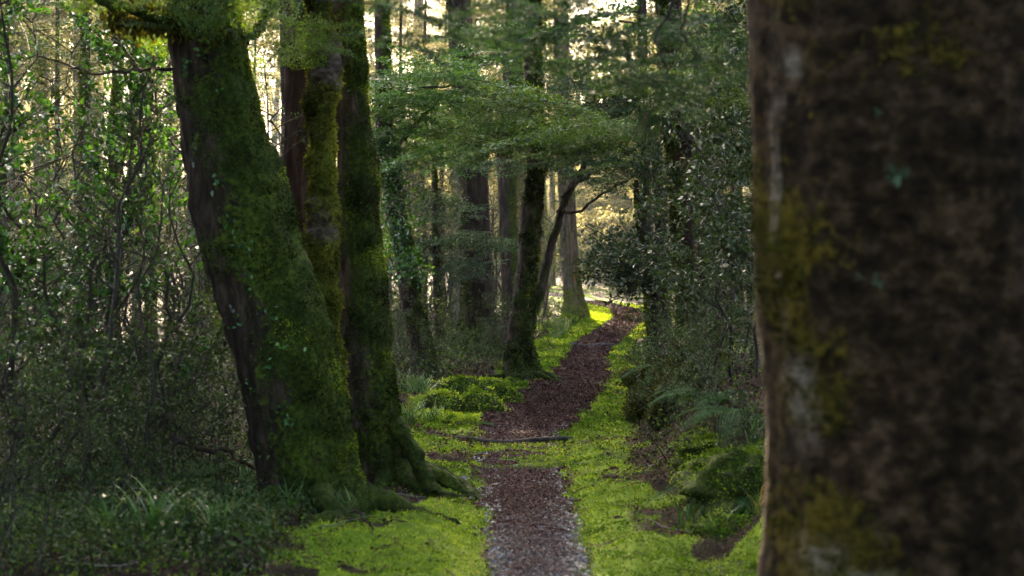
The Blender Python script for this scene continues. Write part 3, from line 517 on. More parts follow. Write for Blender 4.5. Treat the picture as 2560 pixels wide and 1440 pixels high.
def roots(parent, base, info, n, seed, r0, L, mat, a0=-2.9, a1=.3, mossy=.8):
    rr = rng(seed); zz, cx, cyy, cr = info; q = float(np.interp(base[2]+.1, zz, cr))
    for k in range(n):
        a = a0+(a1-a0)*(k+.2+.6*rr.random())/n; g = G(); f = np.linspace(.75, 1, 2); bend = rr.normal(0, .5); pts = []
        for s in np.linspace(0, 1, 7):
            aa = a+bend*s*s; rad = q*.75+L*(.6+.6*rr.random())*s if s == 0 else pts_r+L/6*(.7+.6*rr.random()); pts_r = rad
            x = base[0]+rad*math.cos(aa); y = base[1]+rad*math.sin(aa); pts.append((x, y, Hs(x, y)+(.9*r0+.22*q)*(1-s)**2+r0*.3*(1-1.8*s)))
        limb(g, pts, r0, r0*.35, seed+k, 20, .02, 9, 0, mossy, .5, r0*.7); g.build('root', mat, parent, base)
roots(t1, b1, i1, 4, 601, .075, .7, M['bark']); roots(t4, b4, i4, 4, 611, .07, .6, M['bark'], -2.2, .4); roots(t9, b9, i9, 6, 621, .05, .8, M['bark'], -3., .5)
roots(t7, b7, i7, 5, 631, .06, .8, M['bark_dark']); roots(t5, b5, i5, 3, 641, .07, .9, M['bark_dark'])
# ------------------------------------------------------------------ far trees
r = rng(81); far_pts = []
def clear(px, d):
    c = 1280+xc(d)*F/d
    if d < 62 and abs(px-c) < 95+900/d: return False
    if abs(px-965) < 75 or abs(px-655) < 75 or abs(px-330) < 75 or abs(px-1395) < 30: return False
    if 1340 < px < 1660 and d < 72: return False
    return True
TR = []
for k in range(4):
    g, _, _ = trunk([(720+CH*F/60, 1280, 34+8*k), (650, 1280+3*k, 27+6*k), (300, 1282-6*k, 24+5*k), (-400, 1280+8*(k-1.5), 14+3*k)], 60, 90+k, nseg=18, nring=50, flare=.5, mossf=right(1.5*k, .35))
    TR.append(g.mesh('trunk', [M['bark_far']], (0, 60, 0)))
FARL = ['tall hazy forest trunk among the far trees left of the path', 'tall hazy forest trunk among the far trees beyond the path bend', 'tall hazy forest trunk among the far trees right of the path']
cnt = 0; tries = 0; taken = []
while cnt < 110 and tries < 3000:
    tries += 1; d = (36+22*r.random()) if cnt < 56 else (60+50*r.random()); px = -350+3500*r.random()
    x = (px-1280)*d/F
    if not clear(px, d) or any((x-a)**2+(d-b)**2 < 5.5 for a, b in taken): continue
    taken.append((x, d)); zone = 0 if px < 1300 else (1 if px < 1640 else 2)
    e = empty('forest_tree', (x, d, Hs(x, d)-.1), FARL[zone], 'tree', ['far trees left of the path', 'far trees beyond the bend', 'far trees right of the path'][zone])
    v = cnt % 4; s = .8+.5*r.random(); link_child('trunk', TR[v], e, (0, 0, 0), 6.28*r.random(), s*.75); link_child('crown', CR[(cnt*7+cnt//4) % 2 if cnt < 56 and px > 1000 else 2+cnt % 2], e, (0, 0, -1.5+3*r.random()), 6.28*r.random(), s*(.9+.3*r.random()))
    cnt += 1
for k in range(13):
    px = 1380+270*((k*.618) % 1); d = 78+30*((k*.37) % 1); x = (px-1280)*d/F; e = empty('forest_tree', (x, d, Hs(x, d)-.1), FARL[1], 'tree', 'far trees beyond the bend')
    link_child('trunk', TR[k % 4], e, (0, 0, 0), k, .75); link_child('crown', CR[k % 2], e, (0, 0, -2.5), 2.*k, .9)
# slim forest trees of the middle distance, left and right of the path
SPM = [spray(1.6, .7, .055, 300, 600+k, droop=.15) for k in range(4)]
CM = [crown(340+k, 1.2, 8., 1.7, 26, SPM).mesh('crown', [M['twig'], M[('thicket', 'beech_far', 'beech_dark')[k]]]) for k in range(3)]
TM = []
for k in range(3):
    g, fz, _ = trunk([(720+CH*F/20, 1280, 34), (650, 1280+8*k, 24), (300, 1284-12*k, 20), (-700, 1280+24*(k-1), 8)], 20, 95+k, nseg=18, nring=80, flare=.5, lump=.04, fuzz=1500, fsize=.04, mossf=right(1.5*k, .55))
    TM.append((g.mesh('trunk', [M['bark']], (0, 20, 0)), fz.mesh('moss', [M['moss_olive']], (0, 20, 0))))
cnt = 0; tries = 0
while cnt < 38 and tries < 4000:
    tries += 1; d = 13+26*r.random(); px = (-150+1000*r.random()) if cnt < 17 else (1720+1300*r.random()); x = (px-1280)*d/F
    if (x-xc(d)) < 0 and px > 430 and d < 15: continue
    if abs(x-xc(d)) < 2.2 or any((x-a)**2+(d-b)**2 < 1.6 for a, b in taken) or 640 < px < 700: continue
    taken.append((x, d)); L = x < xc(d)
    e = empty('slim_tree', (x, d, Hs(x, d)-.05), 'slim mossy trunk standing in the thicket left of the leaning tree' if L else 'slim mossy trunk standing among shrubs right of the path', 'tree', 'slim trees in the left thicket' if L else 'slim trees behind the right shrubs')
    v = cnt % 3; s = .75+.5*r.random(); rz = 6.28*r.random(); t = link_child('trunk', TM[v][0], e, (0, 0, 0), rz, s); mo = link_child('moss', TM[v][1], t); mo['kind'] = 'stuff'
    link_child('crown', CM[(cnt*5+cnt//3) % 3], e, (0, 0, .3*r.random()), rz, s); cnt += 1
cnt = 0; tries = 0
while cnt < 14 and tries < 2000:
    tries += 1; d = 33+27*r.random(); px = 930+420*r.random(); x = (px-1280)*d/F
    if abs(x-xc(d)) < 1.6 or any((x-a)**2+(d-b)**2 < 1.5 for a, b in taken): continue
    taken.append((x, d)); e = empty('slim_tree', (x, d, Hs(x, d)-.05), 'slim leafy tree growing between the big trunks left of the path', 'tree', 'slim trees among the middle trunks'); v = cnt % 3; s = .9+.5*r.random(); rz = 6.28*r.random()
    t = link_child('trunk', TM[v][0], e, (0, 0, 0), rz, s*.8); mo = link_child('moss', TM[v][1], t); mo['kind'] = 'stuff'; link_child('crown', CM[1], e, (0, 0, .3*r.random()), rz, s*1.1); cnt += 1
# far wood closing the view
g = G(); r = rng(85)
for k in range(640):
    d = 112+70*r.random(); px = -500+3400*r.random(); x = (px-1280)*d/F; z = Hs(x, d); top = 6+8*r.random() if abs(px-965) > 85 else 2
    if abs(px-655) < 70 or abs(px-340) < 70 or abs(px-1395) < 30: top = 5
    for j in range(3): g.merge(SPF[r.integers(4)], xf(r.random()*6.28, r.normal(0, .7), (x, d+r.normal(0, 2), z+top*r.random()**1.3), 1.6+r.random(), r.normal(0, .9)))
    if k % 3 == 0: tube(g, [(x, d, z-.3), (x+r.normal(0, .4), d, z+9), (x+r.normal(0, .8), d, z+18)], [.35, .25, .12], 7, 0, .8)
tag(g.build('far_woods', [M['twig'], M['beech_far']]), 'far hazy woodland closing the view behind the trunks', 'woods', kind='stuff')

# rest of the wood, unseen, added to block sky light behind, beside and overhead
g = G(); r = rng(87); c = 0
while c < 1000:
    x = -30+60*r.random(); y = -32+66*r.random(); rad = math.hypot(x, y)
    if y > 3 and (x < -.42*y-1.5 or x > .40*y+1.5) is False: continue
    if rad < 6.5 or (y > -3 and abs(x) < 6): continue
    g.merge(SPF[r.integers(4)], xf(r.random()*6.28, r.normal(0, .5), (x, y, 13*r.random()**.9), .9+.7*r.random(), r.normal(0, .9))); c += 1
    if c % 12 == 0: tube(g, [(x, y, -.5), (x+r.normal(0, .3), y, 6), (x+r.normal(0, .5), y, 13)], [.25, .2, .1], 8, 0, .5)
for k in range(420):  # near foliage added out of view to darken the trunk sides
    y = -3+12.5*r.random(); sd = 1 if k % 5 < 3 else -1; x = sd*(.40*max(y, 0)+2.0+2.6*r.random()**1.5)
    if y < 0.5: x = sd*(1.6+3*r.random())
    g.merge(SPF[r.integers(4)], xf((0 if sd > 0 else math.pi)+r.normal(0, .7), r.normal(0, .4), (x, y, max(Hs(x, y), 0)+5.5*r.random()), .35+.3*r.random(), r.normal(0, .9)))
tag(g.build('sky_blocking_woods', [M['twig'], M['beech_dark']]), 'unseen dense woodland around the viewer, added to block sky light', 'woods', kind='stuff')
g = G(); c = 0
while c < 300:
    y = -14+31*r.random(); x = -13+26*r.random(); t = x-float(xc(np.array([y]))[0])
    if -1.2 < t < 2.5 and y > 3: continue  # gap shaped so light reaches the path and not the leaning trunk
    z = 6.2+5*r.random()+.12*max(0, y)
    if z < 2.3+.22*y: continue
    g.merge(SPF[r.integers(4)], xf(r.random()*6.28, r.normal(0, .15), (x, y, z), .7+.6*r.random(), r.normal(0, .2))); c += 1
for k in range(90):  # unseen sprays added along the sun's line to shade the foreground
    y = 26+15*r.random(); x = -5.5+7*r.random()-.105*(y-26); z = .405*(y-7.5-3.5*r.random())+r.normal(0, .3)
    if z > 2.6+.21*y: g.merge(SPF[r.integers(4)], xf(r.random()*6.28, r.normal(0, .3), (x, y, z), .8+.5*r.random(), r.normal(0, .4)))
tag(g.build('shade_canopy', [M['twig'], M['beech']]), 'unseen leaf sprays overhead beside the path, added to block light', 'shade_canopy', kind='stuff')

# ------------------------------------------------------------------ thicket: saplings and shrubs
def sapling(seed, h, nb, ls, per, T=T4, spread=.5, r0=.012, lean=.15, mode='up'):
    r = rng(seed); st = G(); lf = G(); n = 14; t = np.linspace(0, 1, n); ax = np.cumsum(r.normal(0, 1, (n, 2)), 0)*.03*h; ax -= ax[0]
    Q = np.stack([ax[:, 0]+lean*h*t*t, ax[:, 1], h*t], -1); tube(st, Q, r0*(1.1-t*.9), 6, 0, .4)
    for k in range(nb):
        f = .15+.85*(k+r.random())/nb; p = np.array([np.interp(f, t, Q[:, c]) for c in range(3)]); a = r.random()*6.283; L = spread*(.5+.8*r.random())*(1.15-.6*f)
        e = p+np.array([math.cos(a)*L, math.sin(a)*L, L*(.35+.5*r.random())]); m_ = (p+e)/2+r.normal(0, .05, 3)*L; tube(st, [p, m_, e], [r0*.4, r0*.28, r0*.12], 3, 0, .5)
        for j in range(4):
            f2 = .25+.75*r.random(); p2 = p+(e-p)*f2; e2 = p2+norm(e-p)*L*.25+r.normal(0, .2, 3)*L; tube(st, [p2, e2], [r0*.16, r0*.07], 3, 0, .6)
            q = p2+(e2-p2)*r.random((per, 1))+r.normal(0, .018, (per, 3)); nr = np.array([0, 0, 1.])+r.normal(0, .5, (per, 3)); scatter(lf, T, q, r.normal(0, 1, (per, 3)), nr, ls*(.6+.7*r.random(per)), 0, np.clip(r.random(per)*.8+.2*r.random(), 0, 1))
    return st, lf
def plant_proto(name, seed, h, nb, ls, per, mat, label, cat, group, **kw):
    st, lf = sapling(seed, h, nb, ls, per, **kw); e = empty(name, (0, 0, -60), label, cat, group); st.build('stem', M['twig'], e); lf.build('foliage', mat, e); return e
protos = {'twig': [plant_proto('twiggy_shrub', 120+k, 2.6+.3*k, 34, .026, 15, M['thicket'], '', 'shrub', '', spread=.55, r0=.018) for k in range(4)],
          'low': [plant_proto('low_shrub', 130+k, 1.0+.2*k, 26, .030, 14, M['thicket'], '', 'shrub', '', spread=.45, r0=.008) for k in range(3)],
          'gloss': [plant_proto('glossy_shrub', 140+k, 4.2, 42, .060, 10, M['glossy'], '', 'shrub', '', T=T6, spread=.6, r0=.02, lean=.05) for k in range(2)],
          'pepper': [plant_proto('dark_shrub', 150+k, 2.6+.4*k, 40, .055, 12, M['pepper'], '', 'shrub', '', T=T6, spread=.6, r0=.014) for k in range(3)]}
protos['bare'] = [plant_proto('bare_sapling', 190+k, 3.4+.4*k, 16, .03, 6, M['thicket'], '', 'sapling', '', spread=.8, r0=.016+.004*k, lean=.12*(k-1)) for k in range(3)]
first = {}
def put(kind, k, x, y, rz, sc, label, group, dz=-.03):
    src = protos[kind][k % len(protos[kind])]; z = Hs(x, y)+dz
    if id(src) not in first:
        first[id(src)] = 1; src.location = (x, y, z); src.rotation_euler = (0, 0, rz); src.scale = (sc,)*3; src['label'] = label; src['group'] = group; return src
    return dup(src, (x, y, z), rz, sc, label, group)
r = rng(91)
def field(kind, n, pxr, dr, scr, label, group, test=None, mind=.25):
    c = 0; t = 0; pts = []
    while c < n and t < n*60:
        t += 1; d = dr[0]+(dr[1]-dr[0])*r.random(); px = pxr[0]+(pxr[1]-pxr[0])*r.random(); x = (px-1280)*d/F
        if abs(x-xc(d)) < 1.5 or any((x-a)**2+(d-b)**2 < mind**2 for a, b in pts) or (test and not test(px, d)): continue
        pts.append((x, d)); put(kind, c, x, d, r.random()*6.28, scr[0]+(scr[1]-scr[0])*r.random(), label, group); c += 1
field('twig', 46, (-80, 640), (9.5, 24), (.7, 1.25), 'tall twiggy small leaved shrub in the thicket left of the leaning tree', 'twiggy shrubs in the left thicket', lambda px, d: px < 470 or d > 12)
field('low', 30, (-60, 640), (8.2, 15), (.6, 1.1), 'low twiggy shrub on the forest floor left of the leaning tree', 'low shrubs in the left thicket', lambda px, d: px < 560)
field('bare', 20, (-60, 620), (9, 17), (.7, 1.2), 'thin dark nearly leafless sapling in the left thicket', 'bare saplings in the left thicket', lambda px, d: px < 480 or d > 12)
field('twig', 40, (950, 1380), (26, 52), (.9, 1.9), 'small leaved shrub among the trunks left of the winding path', 'shrubs among the middle trunks')
field('low', 16, (970, 1280), (19, 34), (.7, 1.2), 'low shrub at the foot of the middle trunks', 'low shrubs by the middle trunks')
for k, (px, d, q) in enumerate(((1650, 13.8, .8), (1700, 12.6, .7), (1760, 12.4, .9), (1690, 15.4, .9), (1640, 16.4, .8), (1745, 14.6, 1.0), (1625, 17.6, .8), (1780, 11.2, .6), (1600, 19.5, .9), (1720, 11.6, .5))): put('low', k, (px-1280)*d/F, d, 1.3*k, q, 'low leafy shrub covering the root masses on the right bank', 'low shrubs on the right bank')
field('twig', 50, (1560, 2900), (14, 46), (.8, 1.3), 'small leaved shrub in the dim forest right of the path', 'shrubs in the right forest')
field('low', 44, (1380, 1720), (62, 100), (1.2, 2.4), 'low shrub beyond the bend of the path', 'low shrubs beyond the bend')
for k, (x, y, d, sc) in enumerate(((110, 0, 9.6, 1.0), (200, 0, 10.6, 1.05), (300, 0, 10.2, .82), (60, 0, 11.5, 1.1), (345, 0, 11.2, .86), (250, 0, 12.5, 1.2), (10, 0, 10.2, .9))):
    put('gloss', k, (x-1280)*d/F, d, 1.7*k, sc, 'glossy broad leaved shrub rising in the left thicket', 'glossy shrubs in the left thicket')
for k, (x, d, sc) in enumerate(((1790, 11.5, .9), (1830, 12.5, 1.1), (1780, 15.5, 1.15), (1890, 11, 1.), (1735, 19.5, 1.15), (1850, 17, 1.4), (1920, 13.5, 1.3), (1810, 21, 1.5))):
    put('pepper', k, (x-1280)*d/F, d, 2.1*k, sc, 'dark shrub with pale edged glossy leaves on the bank right of the path', 'dark shrubs on the right bank')
for k, (x, d, sc) in enumerate(((1850, 9.2, .26), (1800, 10.2, .3))): put('pepper', k, (x-1280)*d/F, d, 2.1*k, sc, 'knee high dark shrub with pink white leaves in front of the blurred trunk', 'knee high shrubs on the near bank')

# ------------------------------------------------------------------ ferns and grass
def fern(seed, nf, L, ls=.10):
    r = rng(seed); st = G(); lf = G()
    for k in range(nf):
        a = 6.283*(k+.5*r.random())/nf; t = np.linspace(0, 1, 14); ln = L*(.7+.5*r.random()); el = .9-.2*r.random()
        rr = ln*(t*.55+.45*t*t*.7); z = ln*(el*t-.85*t*t); dv = np.array([math.cos(a), math.sin(a), 0]); sv = np.array([-math.sin(a), math.cos(a), 0]); Q = rr[:, None]*dv+z[:, None]*np.array([0, 0, 1.]); tube(st, Q, .006*(1.1-t), 4, 0, .3)
        f = np.linspace(.12, .99, 34); p = np.stack([np.interp(f, t, Q[:, c]) for c in range(3)], -1); tg = norm(np.stack([np.interp(f, t, np.gradient(Q[:, c])) for c in range(3)], -1)); sz = ls*L*2.0*np.sin(np.pi*np.clip(f*.82+.14, 0, 1))**.8
        for s in (-1, 1):
            dr = s*sv+.45*tg+np.array([0, 0, -.12]); nr = np.cross(tg, sv); nr = nr*np.sign(nr[:, 2:3]+1e-6)
            for q in range(6):      # each pinna a row of small lobes
                fr = q/6.; pp = p+norm(dr)*(sz*fr*.95)[:, None]; w2 = sz*.20*(1-fr*.6)
                for s2 in (-1, 1): scatter(lf, T4, pp, norm(tg)*s2+.5*norm(dr), nr+r.normal(0, .12, nr.shape), w2, 0, np.clip(r.random()*.5+.5*r.random(len(f)), 0, 1))
    return st, lf
FN = []
for k in range(3):
    st, lf = fern(160+k, 7+k, .75+.1*k); e = empty('fern', (0, 0, -60), '', 'fern', ''); st.build('stalk', M['twig'], e); lf.build('fronds', M['fern'], e); FN.append(e)
ffirst = set()
def putfern(k, px, d, sc, rz, label, group, dz=0., tilt=(0, 0)):
    x = (px-1280)*d/F; z = Hs(x, d)+dz; s = FN[k % 3]
    if k % 3 not in ffirst:
        ffirst.add(k % 3); s.location = (x, d, z); s.rotation_euler = (tilt[0], tilt[1], rz); s.scale = (sc,)*3; s['label'] = label; s['group'] = group; return
    dup(s, (x, d, z), rz, sc, label, group, tilt)
for k, (px, d, sc) in enumerate(((560, 9.4, .75), (440, 9.6, .7), (610, 10.4, .8), (300, 9.2, .6), (500, 10.8, .9), (200, 10., .7), (380, 11.5, .9), (90, 9.3, .7), (250, 8.7, .55), (640, 9.9, .7))): putfern(k, px, d, sc, 1.3*k, 'green fern at the foot of the left thicket beside the leaning trunk', 'ferns in the left thicket')
for k, (px, d, sc, dz) in enumerate(((1790, 11, .8, .5), (1860, 10., .8, .4), (1740, 13, .8, .55), (1830, 9.6, .8, .2), (1700, 15, 1.0, .4), (1900, 9., .8, .3))): putfern(k+1, px, d, sc, .9*k+.4, 'arching fern on the shaded bank right of the path', 'ferns on the right bank', dz-.42)
putfern(2, 1205, 15.8, .28, .5, 'small yellowing fern on the moss left of the path', None)
def grasstuft(seed, n, L, wd):
    r = rng(seed); g = G()
    for k in range(n):
        a = r.random()*6.283; l = L*(.5+.7*r.random()); t = np.linspace(0, 1, 7); ben = .3+.5*r.random(); dv = np.array([math.cos(a), math.sin(a), 0]); Q = r.normal(0, .025, 3)*np.array([1, 1, 0])+(l*ben*t**1.8)[:, None]*dv+(l*(t-.45*ben*t**2.6))[:, None]*np.array([0, 0, 1.])
        sv = np.array([-math.sin(a), math.cos(a), 0]); w_ = wd*(1-t**2.2)*(.5+.5*np.minimum(1, t*5)); V = np.concatenate([Q-sv*w_[:, None], Q+sv*w_[:, None]+0]); i = np.arange(6); Fc = np.stack([i, i+1, i+8, i+7], -1); g.add(V, Fc, 0, min(.99, r.random()*.96+(.05 if k % 17 == 0 else 0)), None, True)
    return g.mesh('grass_tuft', [M['grass']])
GT = [grasstuft(170+k, 26, .34, .0075) for k in range(3)]+[grasstuft(180+k, 40, .22, .004) for k in range(2)]
def putgrass(k, px, d, sc, label, group):
    x = (px-1280)*d/F; o = bpy.data.objects.new('grass_tuft', GT[k]); COL.objects.link(o); o.location = (x, d, Hs(x, d)-.02); o.rotation_euler = (0, 0, 1.9*px); o.scale = (sc,)*3; tag(o, label, 'grass', group)
r = rng(95)
for k in range(18):
    px = 260+440*((k+r.random())/18)**.8; d = 7.6+1.3*r.random(); putgrass(k % 3, px, d, .4+.55*r.random(), 'broad bladed grass tuft at the front edge left of the mossy hummock', 'broad grass tufts front left')
for px, d in ((40, 8.2), (110, 8.5), (180, 8.1), (240, 8.6), (780, 8.9), (870, 8.8), (720, 8.7)): putgrass(int(px) % 3, px, d, .8, 'loose grass tuft at the foot of the left thicket and leaning trunk', 'loose grass tufts front left')
for k in range(12): putgrass(3+k % 2, 1010+80*r.random(), 15.5+4*r.random(), 1.3+.6*r.random(), 'fine grass tuft behind the roots of the straight dark trunk', 'fine grass tufts by the roots')
for k in range(9): putgrass(3+k % 2, 1370+70*r.random(), 38+5*r.random(), 1.6+.8*r.random(), 'fine grass tuft on the far moss left of the path', 'fine grass tufts on the far moss')
for k in range(6): putgrass((3, 4, 0)[k % 3], 10+660*r.random(), 7.55+1.0*r.random()**1.5, .7+.7*r.random(), 'fine grass tuft in the dark corner at the front left', 'fine grass tufts front left')
for k in range(16): putgrass(k % 5, 1690+240*r.random(), 8.2+1.8*r.random(), .5+.4*r.random(), 'grass tuft on the mossy bank in front of the blurred trunk', 'grass tufts on the near bank')

# ------------------------------------------------------------------ moss, litter, stones (uncountable)
def sample_ground(n, dmin, dmax, xr, seed, power=1.):
    r = rng(seed); y = dmin*(dmax/dmin)**r.random(n); x = xc(y)+xr*(2*r.random(n)-1)*np.minimum(1, 1); return x, y, r
x, y, r = sample_ground(620000, 6.6, 60, 3.2, 201); mm = mossmask(x, y); keep = mm > .25+.6*r.random(len(x)); x, y = x[keep], y[keep]; z = H(x, y); n = len(x)
tint = np.clip(.05+.8*fb2(x, y, 1.8)+.45*(r.random(n)-.45)+1.0*(fb2(x, y, 9., 3)-.5)+.7*(fb2(x, y, 26., 2)-.5), 0, .93); tint[r.random(n) < .03] = 1.; tint = tint*(1-.6*sst(.52, .66, fb2(x, y, 1.3, 3, 5.)))
lay = r.normal(0, .55, (n, 3)); g = G(); scatter(g, T4, np.stack([x, y, z-.004+.02*r.random(n)*fb2(x, y, 8., 2)+.02*(np.abs(x-xc(y)) < pw(y))], -1), np.array([0, 0, .55])+lay, r.normal(0, 1, (n, 3)), np.clip(.0018*y, .014, .075)*(.6+.8*r.random(n)), 0, tint)
tag(g.build('moss_carpet', M['moss']), 'bright green moss carpet spreading along both edges of the path', 'moss', kind='stuff')
x, y, r = sample_ground(230000, 6.6, 62, 1., 203); x = xc(y)+(x-xc(y))*pw(y)*1.1; t = np.abs(x-xc(y))/pw(y); keep = (t < .95+.15*r.random(len(x))) & (mossmask(x, y) < .3+.5*r.random(len(x))); x, y = x[keep], y[keep]; n = len(x)
z = H(x, y)+.010+.016*(1-np.minimum(1, (np.abs(x-xc(y))/pw(y)))**2); rv = r.random(n)*.8; grey = (.5*fb2(x, y, 6.)+.22*sst(10.5, 7.5, y)+.5*r.random(n)) > .80; rv[grey] = .78+.22*r.random(grey.sum())
g = G(); scatter(g, T4, np.stack([x, y, z+.006*r.random(n)], -1), r.normal(0, 1, (n, 3))*np.array([1, 1, .3]), np.array([0, 0, 1.])+r.normal(0, .45, (n, 3)), np.clip(.0015*y, .010, .06)*(.5+.9*r.random(n)), 0, rv)
tag(g.build('path_litter', M['litter']), 'small red brown leaves and chips scattered over the path', 'leaf litter', kind='stuff')
x, y, r = sample_ground(9000, 6.6, 16, .95, 205); x = xc(y)+(x-xc(y))*pw(y); keep = (.5*fb2(x, y, 4.)+.5*r.random(len(x))+.3*sst(11, 7.5, y) > .62); x, y = x[keep], y[keep]; n = len(x); s = (.006+.013*r.random(n)**2)[:, None]
oc = np.array([[1, 0, 0], [0, 1, 0], [-1, 0, 0], [0, -1, 0], [0, 0, .55], [0, 0, -.5]]); of = np.array([[0, 1, 4], [1, 2, 4], [2, 3, 4], [3, 0, 4], [1, 0, 5], [2, 1, 5], [3, 2, 5], [0, 3, 5]])
p = np.stack([x, y, H(x, y)+.022], -1); V = p[:, None, :]+oc[None]*s[:, None]*(1+.5*r.normal(0, .4, (n, 6, 1))); g = G(); g.add(V, (of[None]+(np.arange(n)*6)[:, None, None]).reshape(-1, 3), 0, np.repeat(r.random(n), 8), None, False)
tag(g.build('gravel', M['stone']), 'grey pebbles lying loose along the middle of the path', 'gravel', kind='stuff')
# litter and low ground cover off the path
x, y, r = sample_ground(160000, 6.6, 45, 9., 207); tt = np.abs(x-xc(y)); keep = ((mossmask(x, y) < .4) | (r.random(len(x)) < .06+.6*sst(.50, .66, fb2(x, y, 1.9)))) & (tt > pw(y)*.8); x, y = x[keep], y[keep]; n = len(x)
g = G(); scatter(g, T4, np.stack([x, y, H(x, y)+.03*r.random(n)], -1), r.normal(0, 1, (n, 3))*np.array([1, 1, .5]), np.array([0, 0, 1.])+r.normal(0, .6, (n, 3)), np.clip(.0028*y, .02, .08)*(.5+.9*r.random(n)), 0, r.random(n)*.84)
x, y, r = sample_ground(150000, 6.6, 30, 3.2, 217); keep = (mossmask(x, y) < .45) & (np.abs(x-xc(y)) > pw(y)*.95); x, y = x[keep], y[keep]; n = len(x); rv = r.random(n)*.8
scatter(g, T4, np.stack([x, y, H(x, y)+.004+.03*r.random(n)], -1), r.normal(0, 1, (n, 3))*np.array([1, 1, .5]), np.array([0, 0, 1.])+r.normal(0, .6, (n, 3)), np.clip(.0022*y, .016, .05)*(.4+.9*r.random(n)), 0, rv)
k = r.random(n) < .16; scatter(g, T4, np.stack([x[k], y[k], H(x[k], y[k])+.02+.05*r.random(k.sum())], -1), r.normal(0, 1, (k.sum(), 3)), np.array([0, 0, 1.])+r.normal(0, .6, (k.sum(), 3)), .026*(.5+r.random(k.sum())), 1, r.random(k.sum())*.5)
tag(g.build('leaf_litter', [M['litter'], M['moss']]), 'brown leaf litter covering the shaded forest floor', 'leaf litter', kind='stuff')
x, y, r = sample_ground(130000, 6.8, 70, 10., 209); t = x-xc(y); keep = ((np.abs(t) > np.where((t > 0) & (y > 10), .95, 1.5)+.6*fb2(x, y, 1.5)) & (fb2(x, y, .7) > .36)); x, y = x[keep], y[keep]; n = len(x); hh = .45*r.random(n)**1.4*(.4+fb2(x, y, 1.2))
g = G(); scatter(g, T4, np.stack([x, y, H(x, y)+hh], -1), r.normal(0, 1, (n, 3)), np.array([0, 0, 1.])+r.normal(0, .6, (n, 3)), np.clip(.003*y, .028, .10)*(.5+.9*r.random(n)), 0, r.random(n))
n2 = 20000; x2 = -4.6+3.6*r.random(n2); y2 = 6.9+4.6*r.random(n2); kp = (x2 < -1.32-.1*(y2-8)+.5*(fb2(x2, y2, 2.)-.5)); x2, y2 = x2[kp], y2[kp]; n2 = len(x2)
scatter(g, T6, np.stack([x2, y2, H(x2, y2)+.32*r.random(n2)**1.6*(.4+fb2(x2, y2, 2.))], -1), r.normal(0, 1, (n2, 3)), np.array([0, 0, 1.])+r.normal(0, .5, (n2, 3)), .032*(.4+.9*r.random(n2)), 0, r.random(n2))
n2 = 16000; x2 = -3.4+2.3*r.random(n2); y2 = 7.0+1.9*r.random(n2); kp = (x2 < -1.30+.9*(fb2(x2, y2, 3.)-.5)); x2, y2 = x2[kp], y2[kp]; n2 = len(x2)
scatter(g, T4, np.stack([x2, y2, H(x2, y2)+.16*r.random(n2)**1.5], -1), r.normal(0, 1, (n2, 3)), np.array([0, 0, 1.])+r.normal(0, .6, (n2, 3)), .026*(.4+.9*r.random(n2)), 0, r.random(n2))
k = r.choice(n, 7000)
p0 = np.stack([x[k], y[k], H(x[k], y[k])], -1); scatter(g, TS, p0, np.array([0, 0, 1.])+r.normal(0, .45, p0.shape), r.normal(0, 1, p0.shape), .25+.5*r.random(7000), 1, r.random(7000)*.6)
tag(g.build('undergrowth', [M['thicket'], M['twig']]), 'dense low undergrowth of small leaves and stalks beneath the trees', 'undergrowth', kind='stuff')

# ------------------------------------------------------------------ small things by the path
def log_step(px0, px1, py, d, seed, label, rad=.024):
    a = P(px0, py, d); b = P(px1, py, d); g = G(); r = rng(seed); n = 40; f = np.linspace(0, 1, n)
    xx = a[0]+(b[0]-a[0])*f; yy = d+.15*f+.03*np.sin(f*7); Q = np.stack([xx, yy, H(xx, yy)*.3+.038+Hs(xc(d), d)*.7+.012*np.sin(f*9+seed)], -1)
    tube(g, Q, rad*(1+.12*np.sin(f*11)), 10, 0, .5, lambda V, N: np.clip(.15+1.6*(fbm(V*6, 3)-.55), 0, 1), lambda V: .014*(fbm(V*np.array([5, 30, 30.]), 3)-.5))
    o = g.build('timber_step', M['timber'], None, Q[0]); tag(o, label, 'step', 'timber steps across the path')
log_step(1128, 1450, 1113, 14, 1, 'weathered timber edging across the path, the nearer of two')
log_step(1425, 1550, 874, 36, 2, 'weathered timber edging across the path, the farther of two', .06)
